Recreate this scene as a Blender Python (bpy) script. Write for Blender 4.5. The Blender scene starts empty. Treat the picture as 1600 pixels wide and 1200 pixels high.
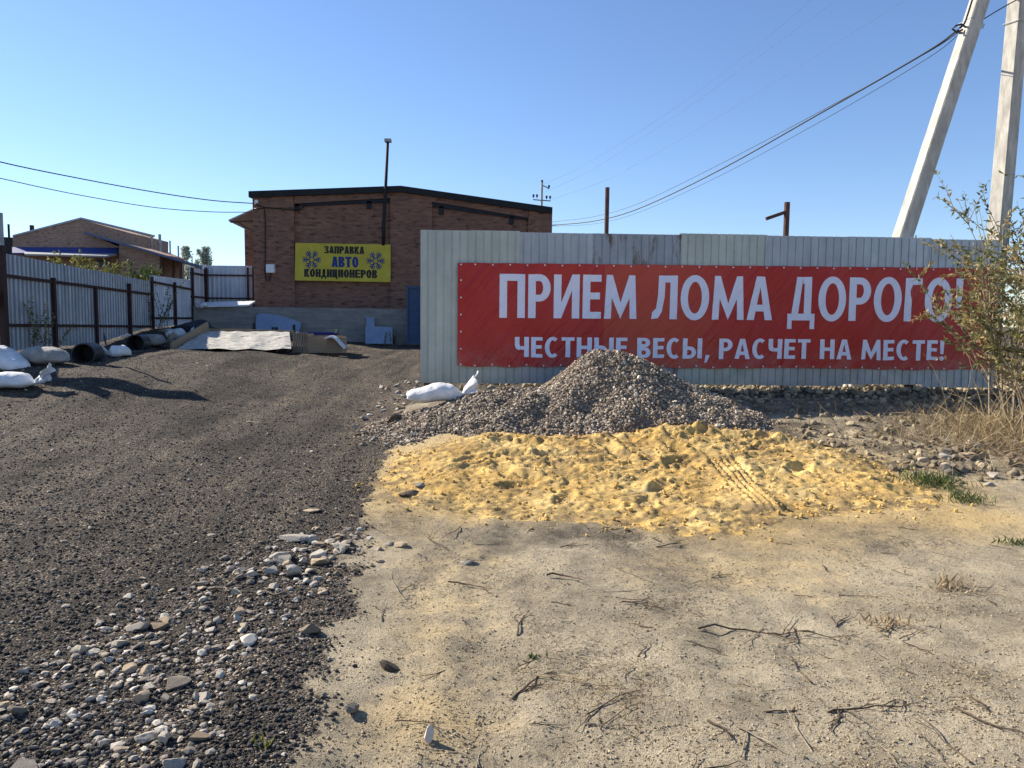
import bpy, math, random
import numpy as np
from mathutils import Vector, Matrix
random.seed(7); rng = np.random.default_rng(11)
R_ = math.radians
scene = bpy.context.scene
col = scene.collection

# ------------------------------------------------------------------ camera
CAM_H, FPX, PITCH, ROLL = 1.6, 1180.0, R_(4.7), R_(0.6)
_F = Vector((0, math.cos(PITCH), -math.sin(PITCH)))
_U0 = Vector((0, math.sin(PITCH), math.cos(PITCH)))
_X0 = Vector((1, 0, 0))
_R = _X0 * math.cos(ROLL) + _U0 * math.sin(ROLL)
_U = _U0 * math.cos(ROLL) - _X0 * math.sin(ROLL)
cd = bpy.data.cameras.new('camera'); cam = bpy.data.objects.new('camera', cd); col.objects.link(cam)
cd.sensor_width = 36; cd.lens = 36 * FPX / 1600; cd.clip_start = 0.05; cd.clip_end = 6000
m = Matrix.Identity(4)
for i in range(3):
    m[i][0] = _R[i]; m[i][1] = _U[i]; m[i][2] = -_F[i]
m[2][3] = CAM_H
cam.matrix_world = m
scene.camera = cam

# ------------------------------------------------------------------ light
SUN_AZ, SUN_EL = -61.5, 32.5
w = bpy.data.worlds.new('World'); scene.world = w; w.use_nodes = True
wt = w.node_tree
sky = wt.nodes.new('ShaderNodeTexSky'); sky.sky_type = 'NISHITA'; sky.sun_disc = False
sky.sun_elevation = R_(SUN_EL); sky.sun_rotation = R_(SUN_AZ % 360)
sky.air_density = 1.0; sky.dust_density = 0.05; sky.ozone_density = 4.5; sky.altitude = 100
tn = wt.nodes.new('ShaderNodeMix'); tn.data_type = 'RGBA'; tn.blend_type = 'MULTIPLY'; tn.inputs[0].default_value = 1
tn.inputs[7].default_value = (1.0, 0.99, 1.06, 1)          # clear autumn air, a little bluer than the model
wt.links.new(sky.outputs[0], tn.inputs[6]); wt.links.new(tn.outputs[2], wt.nodes['Background'].inputs[0])
wt.nodes['Background'].inputs[1].default_value = 0.084
sl = bpy.data.lights.new('sun', 'SUN'); sun = bpy.data.objects.new('sun', sl); col.objects.link(sun)
sl.energy = 5.0; sl.angle = R_(0.5); sl.color = (1.0, 0.92, 0.79)
sd = Vector((math.sin(R_(SUN_AZ)) * math.cos(R_(SUN_EL)), math.cos(R_(SUN_AZ)) * math.cos(R_(SUN_EL)), math.sin(R_(SUN_EL))))
sun.rotation_euler = (-sd).to_track_quat('-Z', 'Y').to_euler()
sun.location = sd * 60
scene.view_settings.view_transform = 'Standard'; scene.view_settings.look = 'None'
scene.view_settings.exposure = 0.98; scene.view_settings.gamma = 1

# ------------------------------------------------------------------ noise and terrain
def _hash(ix, iy, seed):
    h = (ix.astype(np.int64) * 374761393 + iy.astype(np.int64) * 668265263 + seed * 1442695041) & 0xFFFFFFFF
    h = ((h ^ (h >> 13)) * 1274126177) & 0xFFFFFFFF
    return ((h ^ (h >> 16)) & 0xFFFF) / 65535.0

def vnoise(x, y, seed=0):
    x = np.asarray(x, float); y = np.asarray(y, float)
    ix = np.floor(x); iy = np.floor(y); fx = x - ix; fy = y - iy
    def g(dx, dy):
        a = _hash(ix + dx, iy + dy, seed) * 2 * np.pi
        return np.cos(a) * (fx - dx) + np.sin(a) * (fy - dy)
    ux = fx * fx * fx * (fx * (fx * 6 - 15) + 10); uy = fy * fy * fy * (fy * (fy * 6 - 15) + 10)
    a = g(0, 0); b = g(1, 0); c = g(0, 1); d = g(1, 1)
    return ((a + (b - a) * ux) * (1 - uy) + (c + (d - c) * ux) * uy) * 1.5

def fbm(x, y, seed=0, octv=4, gain=0.5):
    t = 0; a = 1; s = 0
    for i in range(octv):
        t = t + a * vnoise(x * 2 ** i, y * 2 ** i, seed + i * 17); s += a; a *= gain
    return t / s

def sstep(a, b, x):
    t = np.clip((x - a) / (b - a), 0, 1); return t * t * (3 - 2 * t)

def hbase(X, Y):
    X = np.asarray(X, float); Y = np.asarray(Y, float)
    r = np.interp(Y, [2, 4, 5.5, 6.5, 7.5, 8.5, 9.5, 11.3, 14, 26, 60], [0, .0, .03, .1, .2, .33, .46, .60, .66, .85, .9])
    l = np.interp(Y, [2, 4, 8, 12, 14, 18, 24, 26, 60], [0, .02, .17, .37, .43, .6, .74, .81, .9])
    k = sstep(-2.2, -.4, X)
    h = l * (1 - k) + r * k
    h = h + .42 * sstep(-3.2, -7, X) * sstep(8, 13, Y) * (1 - sstep(15.5, 19, Y) * .6)
    h = h + .42 * sstep(-8.6, -10.2, X) * sstep(16, 22, Y) * (1 - sstep(26, 34, Y))
    return h

def roadmask(X, Y):
    b = -0.45 - 0.115 * np.minimum(Y, 12) + .18 * fbm(X * .9, Y * .9, 3, 3) + .1 * fbm(X * 5, Y * 5, 9, 2)
    m = sstep(.26, -.26, X - b + .16 * fbm(X * 2.2, Y * 2.2, 13, 4, .65))
    return np.where(Y > 10.2, np.maximum(m, sstep(10.3, 11.2, Y)), m)

def hgt(X, Y):
    h = hbase(X, Y)
    rm = roadmask(X, Y)
    falloff = 1 / (1 + (np.maximum(Y, 0) / 40) ** 2)
    # ruts that run up the drive, and wheel tracks across the soil
    q = (X + 1.6) * .95 + (Y - 4) * .24
    rut = .03 * np.sin(q * 4.4 + 1.2 * vnoise(X * .3, Y * .3, 4)) * (.5 + .5 * vnoise(X * .25, Y * .18, 5)) + .022 * fbm(q * 3.2, Y * .3, 6, 3)
    road = .035 * fbm(X * .8, Y * .8, 21, 3) + .012 * fbm(X * 5, Y * 5, 22, 3) + rut
    soil = .03 * fbm(X * .9, Y * .9, 31, 3) + .02 * fbm(X * 3.5, Y * 3.5, 32, 3) + .006 * fbm(X * 17, Y * 17, 33, 2)
    # broken lumpy strip in front of the fence on the right
    lump = sstep(3.0, 4.2, X) * sstep(7.0, 7.9, Y) * sstep(10.6, 9.9, Y)
    trk = 0
    for x0, sl_, w_ in ((-.52, .06, .10), (-.12, .05, .11), (1.05, -.10, .12), (1.45, -.10, .12)):
        q_ = X - x0 - sl_ * (Y - 4) - .16 * vnoise(Y * .8, Y * 0 + x0, 7)
        trk = trk - .012 * np.exp(-(q_ / w_) ** 2) + .006 * np.exp(-((np.abs(q_) - 2 * w_) / (.6 * w_)) ** 2) + .006 * np.exp(-(q_ / w_) ** 2) * np.sin(Y * 38)
    soil = soil + trk * sstep(7, 6, Y) + lump * (.06 * np.abs(fbm(X * 2.2, Y * 2.6, 41, 4)) + .035 * fbm(X * 7, Y * 7, 42, 3))
    return h + falloff * (road * rm + soil * (1 - rm))

def h1(x, y): return float(hgt(np.array([x]), np.array([y]))[0])

def ray(px, py):
    return _F + _R * ((px - 800) / FPX) + _U * ((600 - py) / FPX)

def at(px, py, Y):
    d = ray(px, py); t = Y / d.y
    return Vector((d.x * t, Y, CAM_H + d.z * t))

def gnd(px, py):
    d = ray(px, py)
    ys = np.concatenate([np.linspace(1.5, 14, 1200), np.linspace(14, 60, 900)])
    xs = d.x / d.y * ys; zs = CAM_H + d.z / d.y * ys
    k = np.nonzero(zs < hgt(xs, ys))[0]
    i = k[0] if len(k) else len(ys) - 1
    return Vector((xs[i], ys[i], h1(xs[i], ys[i])))

# ------------------------------------------------------------------ mesh helpers
def tag(o, label=None, cat=None, group=None, kind=None):
    if label: o['label'] = label
    if cat: o['category'] = cat
    if group: o['group'] = group
    if kind: o['kind'] = kind
    return o

def thing(name, label, cat, loc=(0, 0, 0), group=None, rz=0):
    o = bpy.data.objects.new(name, None); o.empty_display_size = .2
    o.location = loc; o.rotation_euler = (0, 0, rz); col.objects.link(o)
    return tag(o, label, cat, group)

def mesh_np(name, V, faces, mat, parent=None, smooth=False, local=False, tint=None):
    """faces: list of integer arrays (n,3) or (n,4)"""
    V = np.asarray(V, float)
    root = parent
    off = np.zeros(3)
    while root is not None:
        off += np.array(root.location); root = root.parent
    if not local: V = V - off
    me = bpy.data.meshes.new(name)
    me.vertices.add(len(V)); me.vertices.foreach_set('co', V.astype(np.float32).ravel())
    fl = [np.asarray(f, np.int32) for f in faces if len(f)]
    tot = np.concatenate([np.full(len(f), f.shape[1], np.int32) for f in fl])
    idx = np.concatenate([f.ravel() for f in fl])
    me.loops.add(len(idx)); me.loops.foreach_set('vertex_index', idx)
    me.polygons.add(len(tot))
    st = np.zeros(len(tot), np.int32); st[1:] = np.cumsum(tot)[:-1]
    me.polygons.foreach_set('loop_start', st)
    try: me.polygons.foreach_set('loop_total', tot)
    except Exception: pass
    me.polygons.foreach_set('use_smooth', np.full(len(tot), smooth, bool))
    if tint is not None:
        for k, v in (tint if isinstance(tint, dict) else {'tint': tint}).items():
            a = me.attributes.new(k, 'FLOAT', 'POINT'); a.data.foreach_set('value', np.asarray(v, np.float32))
    me.update(calc_edges=True); me.validate()
    if mat: me.materials.append(mat)
    o = bpy.data.objects.new(name, me); col.objects.link(o)
    if parent: o.parent = parent
    return o

class MB:
    def __init__(s): s.v = []; s.f = []
    def add(s, vs, fs):
        b = len(s.v); s.v += [tuple(p) for p in vs]; s.f += [tuple(i + b for i in f) for f in fs]; return s
    def prism(s, pts, off):
        """closed solid from polygon pts swept by off"""
        n = len(pts); off = Vector(off)
        vs = [Vector(p) for p in pts] + [Vector(p) + off for p in pts]
        fs = [tuple(range(n))[::-1], tuple(range(n, 2 * n))] + [(i, (i + 1) % n, n + (i + 1) % n, n + i) for i in range(n)]
        return s.add(vs, fs)
    def box(s, c, sz, rot=None):
        c = Vector(c); a, b, d = [x / 2 for x in sz]
        vs = [Vector((x * a, y * b, z * d)) for x in (-1, 1) for y in (-1, 1) for z in (-1, 1)]
        if rot is not None: vs = [rot @ v for v in vs]
        vs = [v + c for v in vs]
        return s.add(vs, [(0, 1, 3, 2), (4, 6, 7, 5), (0, 4, 5, 1), (2, 3, 7, 6), (0, 2, 6, 4), (1, 5, 7, 3)])
    def beam(s, p, q, wd, dp, up=(0, 0, 1)):
        p = Vector(p); q = Vector(q); d = (q - p).normalized(); u = Vector(up)
        if abs(d.dot(u)) > .98: u = Vector((0, 1, 0))
        a = d.cross(u).normalized(); b = a.cross(d)
        r = [p + a * x * wd / 2 + b * y * dp / 2 for x, y in ((-1, -1), (1, -1), (1, 1), (-1, 1))]
        return s.prism(r, q - p)
    def tube(s, pts, rad, n=6, cap=True):
        pts = [Vector(p) for p in pts]; k = len(pts)
        if not hasattr(rad, '__len__'): rad = [rad] * k
        vs = []; prev = None
        for i, p in enumerate(pts):
            d = (pts[min(i + 1, k - 1)] - pts[max(i - 1, 0)])
            d = d.normalized() if d.length > 1e-9 else Vector((0, 0, 1))
            if prev is None:
                u = Vector((0, 0, 1)) if abs(d.z) < .9 else Vector((1, 0, 0)); a = d.cross(u).normalized()
            else:
                a = (prev - d * prev.dot(d)); a = a.normalized() if a.length > 1e-6 else d.orthogonal().normalized()
            prev = a; b = d.cross(a)
            for j in range(n):
                t = 2 * math.pi * j / n; vs.append(p + (a * math.cos(t) + b * math.sin(t)) * rad[i])
        fs = [(i * n + j, i * n + (j + 1) % n, (i + 1) * n + (j + 1) % n, (i + 1) * n + j) for i in range(k - 1) for j in range(n)]
        if cap: fs += [tuple(range(n))[::-1], tuple(range((k - 1) * n, k * n))]
        return s.add(vs, fs)
    def build(s, name, mat, parent=None, smooth=False, local=False):
        me = bpy.data.meshes.new(name)
        off = Vector((0, 0, 0)); r = parent
        while r is not None: off += r.location; r = r.parent
        me.from_pydata([tuple(Vector(p) - (Vector() if local else off)) for p in s.v], [], s.f); me.update()
        if smooth: me.polygons.foreach_set('use_smooth', [True] * len(me.polygons))
        if mat: me.materials.append(mat)
        o = bpy.data.objects.new(name, me); col.objects.link(o)
        if parent: o.parent = parent
        return o

def bevel(o, wd, seg=2):
    b = o.modifiers.new('bevel', 'BEVEL'); b.width = wd; b.segments = seg; b.limit_method = 'ANGLE'; return o

def copy_tree(o, parent=None):
    c = o.copy(); col.objects.link(c)
    if parent: c.parent = parent
    for ch in list(o.children): copy_tree(ch, c)
    return c

# ------------------------------------------------------------------ materials
def newmat(name):
    mt = bpy.data.materials.new(name); mt.use_nodes = True
    nt = mt.node_tree; return mt, nt, nt.nodes['Principled BSDF']

def ramp(nt, fac, stops):
    r = nt.nodes.new('ShaderNodeValToRGB'); e = r.color_ramp.elements
    while len(e) < len(stops): e.new(.5)
    for i, (p, c) in enumerate(stops):
        e[i].position = p; e[i].color = (*c, 1) if len(c) == 3 else c
    nt.links.new(fac, r.inputs[0]); return r.outputs[0]

def noise(nt, vec, scale, detail=5, rough=.6, dist=0):
    n = nt.nodes.new('ShaderNodeTexNoise'); n.inputs['Scale'].default_value = scale
    n.inputs['Detail'].default_value = detail; n.inputs['Roughness'].default_value = rough; n.inputs['Distortion'].default_value = dist
    if vec is not None: nt.links.new(vec, n.inputs['Vector'])
    return n.outputs['Fac']

def mixc(nt, fac, a, b, mode='MIX'):
    n = nt.nodes.new('ShaderNodeMix'); n.data_type = 'RGBA'; n.blend_type = mode
    for s, v in ((n.inputs[0], fac), (n.inputs[6], a), (n.inputs[7], b)):
        if hasattr(v, 'is_output'): nt.links.new(v, s)
        elif hasattr(v, '__len__'): s.default_value = (*v, 1)
        else: s.default_value = v
    return n.outputs[2]

def mth(nt, op, a, b=None, c=None, clamp=False):
    n = nt.nodes.new('ShaderNodeMath'); n.operation = op; n.use_clamp = clamp
    for i, v in enumerate((a, b, c)):
        if v is None: continue
        if hasattr(v, 'is_output'): nt.links.new(v, n.inputs[i])
        else: n.inputs[i].default_value = v
    return n.outputs[0]

def objco(nt, scale=None):
    t = nt.nodes.new('ShaderNodeTexCoord').outputs['Object']
    if scale:
        mp = nt.nodes.new('ShaderNodeMapping'); mp.inputs['Scale'].default_value = scale
        nt.links.new(t, mp.inputs[0]); t = mp.outputs[0]
    return t

def attr(nt, name):
    a = nt.nodes.new('ShaderNodeAttribute'); a.attribute_name = name; return a.outputs['Fac']

def bump(nt, bs, h, strength=.4, dist=.01, prev=None):
    b = nt.nodes.new('ShaderNodeBump'); b.inputs['Strength'].default_value = strength; b.inputs['Distance'].default_value = dist
    nt.links.new(h, b.inputs['Height'])
    if prev is not None: nt.links.new(prev, b.inputs['Normal'])
    if bs: nt.links.new(b.outputs[0], bs.inputs['Normal'])
    return b.outputs[0]

def mat(name, c1, c2=None, scale=6, rough=.85, metal=0, bmp=.2, bscale=40, bdist=.004, stretch=None, spec=.3, c3=None):
    mt, nt, bs = newmat(name)
    v = objco(nt, stretch)
    c2 = c2 or tuple(x * .75 for x in c1)
    f = noise(nt, v, scale, 6, .62)
    st = [(.35, c2), (.62, c1)]
    if c3: st.append((.72, c3))
    nt.links.new(ramp(nt, f, st), bs.inputs['Base Color'])
    bs.inputs['Roughness'].default_value = rough; bs.inputs['Metallic'].default_value = metal
    bs.inputs['Specular IOR Level'].default_value = spec
    if bmp: bump(nt, bs, noise(nt, v, bscale, 4), bmp, bdist)
    return mt

M = {}
M['brown_paint'] = mat('brown_paint', (.05, .022, .018), (.03, .015, .014), rough=.6)
M['rust_pipe'] = mat('rust_pipe', (.12, .06, .045), (.07, .035, .028), 9, rough=.8)
M['black_paint'] = mat('black_paint', (.012, .012, .018), (.02, .02, .024), 5, rough=.6)
M['tar'] = mat('tar', (.012, .012, .014), (.02, .02, .02), 5, rough=.7)
M['cable'] = mat('cable', (.012, .012, .014), (.02, .02, .02), 5, rough=.5, bmp=0)
M['wire'] = mat('wire', (.12, .13, .15), (.1, .1, .12), 5, rough=.5, bmp=0)
M['concrete'] = mat('concrete', (.52, .49, .43), (.33, .31, .275), 9, rough=.92, bmp=.6, bscale=34, bdist=.008, stretch=(1, 1, .3), c3=(.60, .57, .51))
M['white_paint'] = mat('white_paint', (.75, .76, .77), (.68, .69, .7), 5, rough=.5)
M['sack'] = mat('sack', (.76, .76, .77), (.56, .55, .53), 5, rough=.6, bmp=.7, bscale=22, bdist=.012, c3=(.80, .80, .81))
M['grey_sack'] = mat('grey_sack', (.36, .34, .31), (.24, .22, .2), 7, rough=.8, bmp=.35, bscale=90)
M['blue_metal'] = mat('blue_metal', (.05, .09, .17), (.035, .065, .13), 7, rough=.55)
M['blue_roof'] = mat('blue_roof', (.03, .06, .25), (.03, .055, .2), 3, rough=.5)
M['blue_grey_roof'] = mat('blue_grey_roof', (.075, .10, .19), (.06, .08, .15), 3, rough=.5)
M['blue_tarp'] = mat('blue_tarp', (.015, .03, .2), (.02, .03, .14), 8, rough=.5)
M['grey_board'] = mat('grey_board', (.24, .30, .40), (.2, .26, .35), 3, rough=.55)
M['ply'] = mat('ply', (.36, .27, .17), (.28, .2, .13), 6, rough=.8, stretch=(1, 6, 6))
M['pallet_wood'] = mat('pallet_wood', (.3, .24, .17), (.2, .16, .12), 8, rough=.9, stretch=(1, 1, .2))
M['light_bark'] = mat('light_bark', (.34, .28, .2), (.2, .16, .11), 12, rough=.9)
M['twig_bark'] = mat('twig_bark', (.12, .085, .055), (.07, .05, .035), 14, rough=.9)
M['straw'] = mat('straw', (.5, .38, .2), (.34, .25, .13), 14, rough=.9, bmp=0)
M['barrel'] = mat('barrel', (.02, .024, .03), (.035, .035, .04), 6, rough=.5)
M['pale_metal'] = mat('pale_metal', (.42, .43, .44), (.3, .31, .32), 5, rough=.5)
M['glass_dark'] = mat('glass_dark', (.02, .03, .08), (.02, .03, .06), 5, rough=.2, bmp=0)
M['insulator'] = mat('insulator', (.03, .025, .025), (.02, .02, .02), 5, rough=.3, bmp=0)

def leafmat(name, stops):
    mt, nt, bs = newmat(name)
    nt.links.new(ramp(nt, attr(nt, 'tint'), stops), bs.inputs['Base Color'])
    bs.inputs['Roughness'].default_value = .6; bs.inputs['Specular IOR Level'].default_value = .3
    tr = nt.nodes.new('ShaderNodeBsdfTranslucent'); mx = nt.nodes.new('ShaderNodeMixShader'); mx.inputs[0].default_value = .3
    nt.links.new(ramp(nt, attr(nt, 'tint'), stops), tr.inputs[0])
    out = nt.nodes['Material Output']
    nt.links.new(bs.outputs[0], mx.inputs[1]); nt.links.new(tr.outputs[0], mx.inputs[2]); nt.links.new(mx.outputs[0], out.inputs[0])
    return mt
M['willow_leaf'] = leafmat('willow_leaf', [(0, (.075, .10, .04)), (.38, (.18, .19, .075)), (.68, (.35, .29, .12)), (1, (.48, .31, .15))])
M['green_leaf'] = leafmat('green_leaf', [(0, (.03, .055, .02)), (.5, (.07, .11, .03)), (1, (.18, .19, .05))])
M['yellow_leaf'] = leafmat('yellow_leaf', [(0, (.07, .09, .03)), (.5, (.17, .18, .05)), (1, (.34, .3, .08))])
M['poplar_leaf'] = leafmat('poplar_leaf', [(0, (.28, .32, .24)), (.5, (.42, .46, .35)), (1, (.55, .57, .45))])  # paled to put distance haze into the leaf colour
M['dry_blade'] = leafmat('dry_blade', [(0, (.16, .11, .06)), (.5, (.34, .25, .14)), (1, (.52, .42, .26))])

def stonemat(name, stops, fine=90):
    mt, nt, bs = newmat(name)
    c = ramp(nt, attr(nt, 'tint'), stops)
    f = noise(nt, objco(nt), fine, 4)
    c2 = mixc(nt, .75, c, ramp(nt, f, [(.3, (.62, .6, .58)), (.7, (1.15, 1.15, 1.15))]), 'MULTIPLY')
    nt.links.new(c2, bs.inputs['Base Color']); bs.inputs['Roughness'].default_value = .9; bs.inputs['Specular IOR Level'].default_value = .25
    bump(nt, bs, f, .35, .003)
    return mt
M['road_stone'] = stonemat('road_stone', [(0, (.032, .029, .026)), (.5, (.073, .065, .058)), (.8, (.125, .111, .098)), (.93, (.32, .27, .215)), (1, (.58, .53, .45))])
M['pile_stone'] = stonemat('pile_stone', [(0, (.10, .075, .055)), (.45, (.26, .20, .142)), (.8, (.47, .38, .275)), (1, (.74, .65, .51))])
M['soil_crumb'] = stonemat('soil_crumb', [(0, (.19, .15, .10)), (.35, (.40, .325, .21)), (.8, (.54, .44, .285)), (1, (.66, .56, .38))])
M['sand_crumb'] = stonemat('sand_crumb', [(0, (.46, .28, .08)), (.5, (.68, .435, .135)), (1, (.77, .55, .22))])

def rockmat(name, a, b):
    mt, nt, bs = newmat(name)
    v = objco(nt); f = noise(nt, v, 14, 7, .65)
    oi = nt.nodes.new('ShaderNodeObjectInfo').outputs['Random']
    c = mixc(nt, .8, ramp(nt, f, [(.3, a), (.7, b)]), ramp(nt, oi, [(0, (.62, .62, .66)), (.35, (1, .95, .86)), (.7, (.95, .74, .5)), (.85, (1.1, 1.1, 1.08)), (1, (.8, .8, .84))]), 'MULTIPLY')
    nt.links.new(c, bs.inputs['Base Color']); bs.inputs['Roughness'].default_value = .88; bs.inputs['Specular IOR Level'].default_value = .25
    bump(nt, bs, noise(nt, v, 60, 5), .4, .006)
    return mt
M['pale_rock'] = rockmat('pale_rock', (.30, .265, .215), (.52, .475, .405))
M['dull_rock'] = rockmat('dull_rock', (.13, .11, .09), (.27, .24, .2))
M['white_rock'] = rockmat('white_rock', (.6, .57, .52), (.75, .72, .67))
M['dark_clod'] = mat('dark_clod', (.15, .115, .08), (.07, .056, .044), 14, rough=.95, bmp=.8, bscale=40, bdist=.02)

def brickmat(name, c1, c2, mortar, dark):
    mt, nt, bs = newmat(name)
    t = objco(nt); sp = nt.nodes.new('ShaderNodeSeparateXYZ'); nt.links.new(t, sp.inputs[0])
    cb = nt.nodes.new('ShaderNodeCombineXYZ')
    nt.links.new(mth(nt, 'ADD', sp.outputs[0], sp.outputs[1]), cb.inputs[0]); nt.links.new(sp.outputs[2], cb.inputs[1])
    # courses wander a little
    b = nt.nodes.new('ShaderNodeTexBrick'); b.inputs['Scale'].default_value = 1
    b.inputs['Brick Width'].default_value = .26; b.inputs['Row Height'].default_value = .078
    b.inputs['Mortar Size'].default_value = .007; b.inputs['Mortar Smooth'].default_value = .3; b.inputs['Bias'].default_value = -.1
    b.inputs['Color1'].default_value = (*c1, 1); b.inputs['Color2'].default_value = (*c2, 1); b.inputs['Mortar'].default_value = (*mortar, 1)
    nt.links.new(cb.outputs[0], b.inputs['Vector'])
    mp = nt.nodes.new('ShaderNodeMapping'); mp.inputs['Scale'].default_value = (3.8, 12.8, 1); nt.links.new(cb.outputs[0], mp.inputs[0])
    n1 = noise(nt, mp.outputs[0], 1.0, 2, .5)          # single bricks, brick-sized blotches
    n2 = noise(nt, cb.outputs[0], .7, 6, .6)            # broad staining
    c = mixc(nt, 1.0, b.outputs['Color'], ramp(nt, n1, [(.3, (.35, .33, .33)), (.42, (.9, .9, .9)), (.7, (1.15, 1.1, 1.05))]), 'MULTIPLY')
    c = mixc(nt, ramp(nt, n2, [(.45, (0, 0, 0)), (.75, (.6, .6, .6))]), c, dark)
    nt.links.new(c, bs.inputs['Base Color']); bs.inputs['Roughness'].default_value = .92; bs.inputs['Specular IOR Level'].default_value = .2
    bump(nt, bs, b.outputs['Fac'], -.5, .01)
    return mt
M['old_brick'] = brickmat('old_brick', (.29, .145, .096), (.19, .10, .072), (.15, .117, .097), (.13, .07, .052))
M['far_brick'] = brickmat('far_brick', (.38, .25, .185), (.32, .21, .155), (.27, .21, .17), (.27, .175, .135))

def steelmat(name, a, b, metal, rough, streak=True, stain=None, splash=False):
    mt, nt, bs = newmat(name)
    v = objco(nt, (7, 7, .5)); v2 = objco(nt)
    c = ramp(nt, noise(nt, v, 1.0, 5), [(.3, a), (.7, b)])
    c = mixc(nt, .5, c, ramp(nt, noise(nt, v2, 2.2, 7, .7), [(.35, (.72, .72, .72)), (.65, (1.1, 1.1, 1.1))]), 'MULTIPLY')
    if stain:
        c = mixc(nt, ramp(nt, noise(nt, objco(nt, (3.2, 3.2, 1.1)), 1.7, 8, .7), [(.54, (0, 0, 0)), (.62, (.85, .85, .85))]), c, stain)
    if splash:                                      # dried mud thrown up on the foot of the sheet, thin rust runs
        sx = nt.nodes.new('ShaderNodeSeparateXYZ'); nt.links.new(v2, sx.inputs[0])
        g_ = mth(nt, 'MULTIPLY', ramp(nt, sx.outputs[2], [(.02, (1, 1, 1)), (.5, (0, 0, 0))]), ramp(nt, noise(nt, v2, 9, 8, .75), [(.38, (0, 0, 0)), (.66, (.8, .8, .8))]))
        c = mixc(nt, g_, c, (.26, .22, .165))
        c = mixc(nt, ramp(nt, noise(nt, objco(nt, (16, 16, .8)), 1.0, 4), [(.66, (0, 0, 0)), (.76, (.5, .5, .5))]), c, (.20, .13, .085))
    nt.links.new(c, bs.inputs['Base Color'])
    bs.inputs['Metallic'].default_value = metal
    nt.links.new(ramp(nt, noise(nt, v2, 5, 5), [(.3, (rough - .08,) * 3), (.7, (rough + .12,) * 3)]), bs.inputs['Roughness'])
    bump(nt, bs, noise(nt, v2, 3, 4), .25, .01)
    return mt
M['sheet_green'] = steelmat('sheet_green', (.40, .435, .39), (.49, .525, .475), .15, .5, splash=True)
M['sheet_blue'] = steelmat('sheet_blue', (.33, .365, .395), (.46, .49, .51), .3, .45, splash=True)
M['sheet_worn'] = steelmat('sheet_worn', (.26, .295, .33), (.38, .41, .44), .3, .5, stain=(.13, .085, .055), splash=True)
M['galv_pale'] = steelmat('galv_pale', (.40, .44, .50), (.56, .60, .66), .25, .45)
M['galv'] = steelmat('galv', (.22, .245, .285), (.35, .38, .42), .45, .42)

# ground
def groundmat():
    mt, nt, bs = newmat('ground_dirt')
    v = objco(nt)
    # gravel drive: pebbles as cells of stone colour
    vo = nt.nodes.new('ShaderNodeTexVoronoi'); vo.inputs['Scale'].default_value = 95; nt.links.new(v, vo.inputs['Vector'])
    sp = nt.nodes.new('ShaderNodeSeparateColor'); nt.links.new(vo.outputs['Color'], sp.inputs[0])
    road = ramp(nt, sp.outputs[0], [(0, (.031, .028, .025)), (.6, (.071, .063, .056)), (.9, (.122, .108, .094)), (.98, (.34, .29, .235))])
    road = mixc(nt, .8, road, ramp(nt, noise(nt, v, 1.1, 8, .65), [(.3, (.55, .53, .52)), (.7, (1.6, 1.5, 1.35))]), 'MULTIPLY')
    mp = nt.nodes.new('ShaderNodeMapping'); mp.inputs['Rotation'].default_value = (0, 0, R_(-13)); mp.inputs['Scale'].default_value = (2.6, .22, 1); nt.links.new(v, mp.inputs[0])
    lane = noise(nt, mp.outputs[0], 1.0, 6, .6)                # lanes of dusty and scoured gravel along the drive
    road = mixc(nt, .85, road, ramp(nt, lane, [(.33, (.50, .49, .48)), (.5, (1, .98, .95)), (.68, (1.5, 1.42, 1.3))]), 'MULTIPLY')
    # soil
    n1 = noise(nt, v, 1.6, 9, .68); n2 = noise(nt, v, 70, 6, .75)
    soil = ramp(nt, n1, [(.28, (.20, .168, .122)), (.43, (.375, .315, .224)), (.58, (.52, .44, .315)), (.72, (.60, .515, .375))])
    soil = mixc(nt, .85, soil, ramp(nt, n2, [(.34, (.45, .43, .4)), (.48, (.95, .95, .94)), (.68, (1.25, 1.24, 1.2))]), 'MULTIPLY')
    # yellow sand dusting
    d = mth(nt, 'ADD', attr(nt, 'dust'), mth(nt, 'MULTIPLY', mth(nt, 'SUBTRACT', noise(nt, v, 3.2, 9, .72), .5), 1.5))
    d = mth(nt, 'MULTIPLY', d, 1.4, clamp=True)
    yel = ramp(nt, n2, [(.3, (.52, .355, .15)), (.65, (.74, .53, .235))])
    soil = mixc(nt, mth(nt, 'MULTIPLY', d, .8), soil, yel)
    # dark wet / churned patches
    k = mth(nt, 'MULTIPLY', attr(nt, 'dark'), ramp(nt, noise(nt, v, 2.4, 8, .7), [(.36, (0, 0, 0)), (.56, (1, 1, 1))]))
    soil = mixc(nt, k, soil, mixc(nt, .6, (.125, .103, .078), ramp(nt, n2, [(.3, (.6, .6, .6)), (.7, (1.2, 1.2, 1.2))]), 'MULTIPLY'))
    rm = mth(nt, 'ADD', attr(nt, 'road'), mth(nt, 'MULTIPLY', mth(nt, 'SUBTRACT', noise(nt, v, 9, 6, .75), .5), 1.1))
    rm = ramp(nt, rm, [(.4, (0, 0, 0)), (.62, (1, 1, 1))])
    c = mixc(nt, rm, soil, road)
    nt.links.new(c, bs.inputs['Base Color']); bs.inputs['Roughness'].default_value = .95; bs.inputs['Specular IOR Level'].default_value = .15
    hb = mixc(nt, rm, mth(nt, 'ADD', noise(nt, v, 30, 7, .75), mth(nt, 'MULTIPLY', noise(nt, v, 120, 4, .7), .6)), mth(nt, 'MULTIPLY', mth(nt, 'SUBTRACT', .7, vo.outputs['Distance']), .9))
    bump(nt, bs, hb, 1.0, .02)
    return mt
M['ground'] = groundmat()

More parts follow.
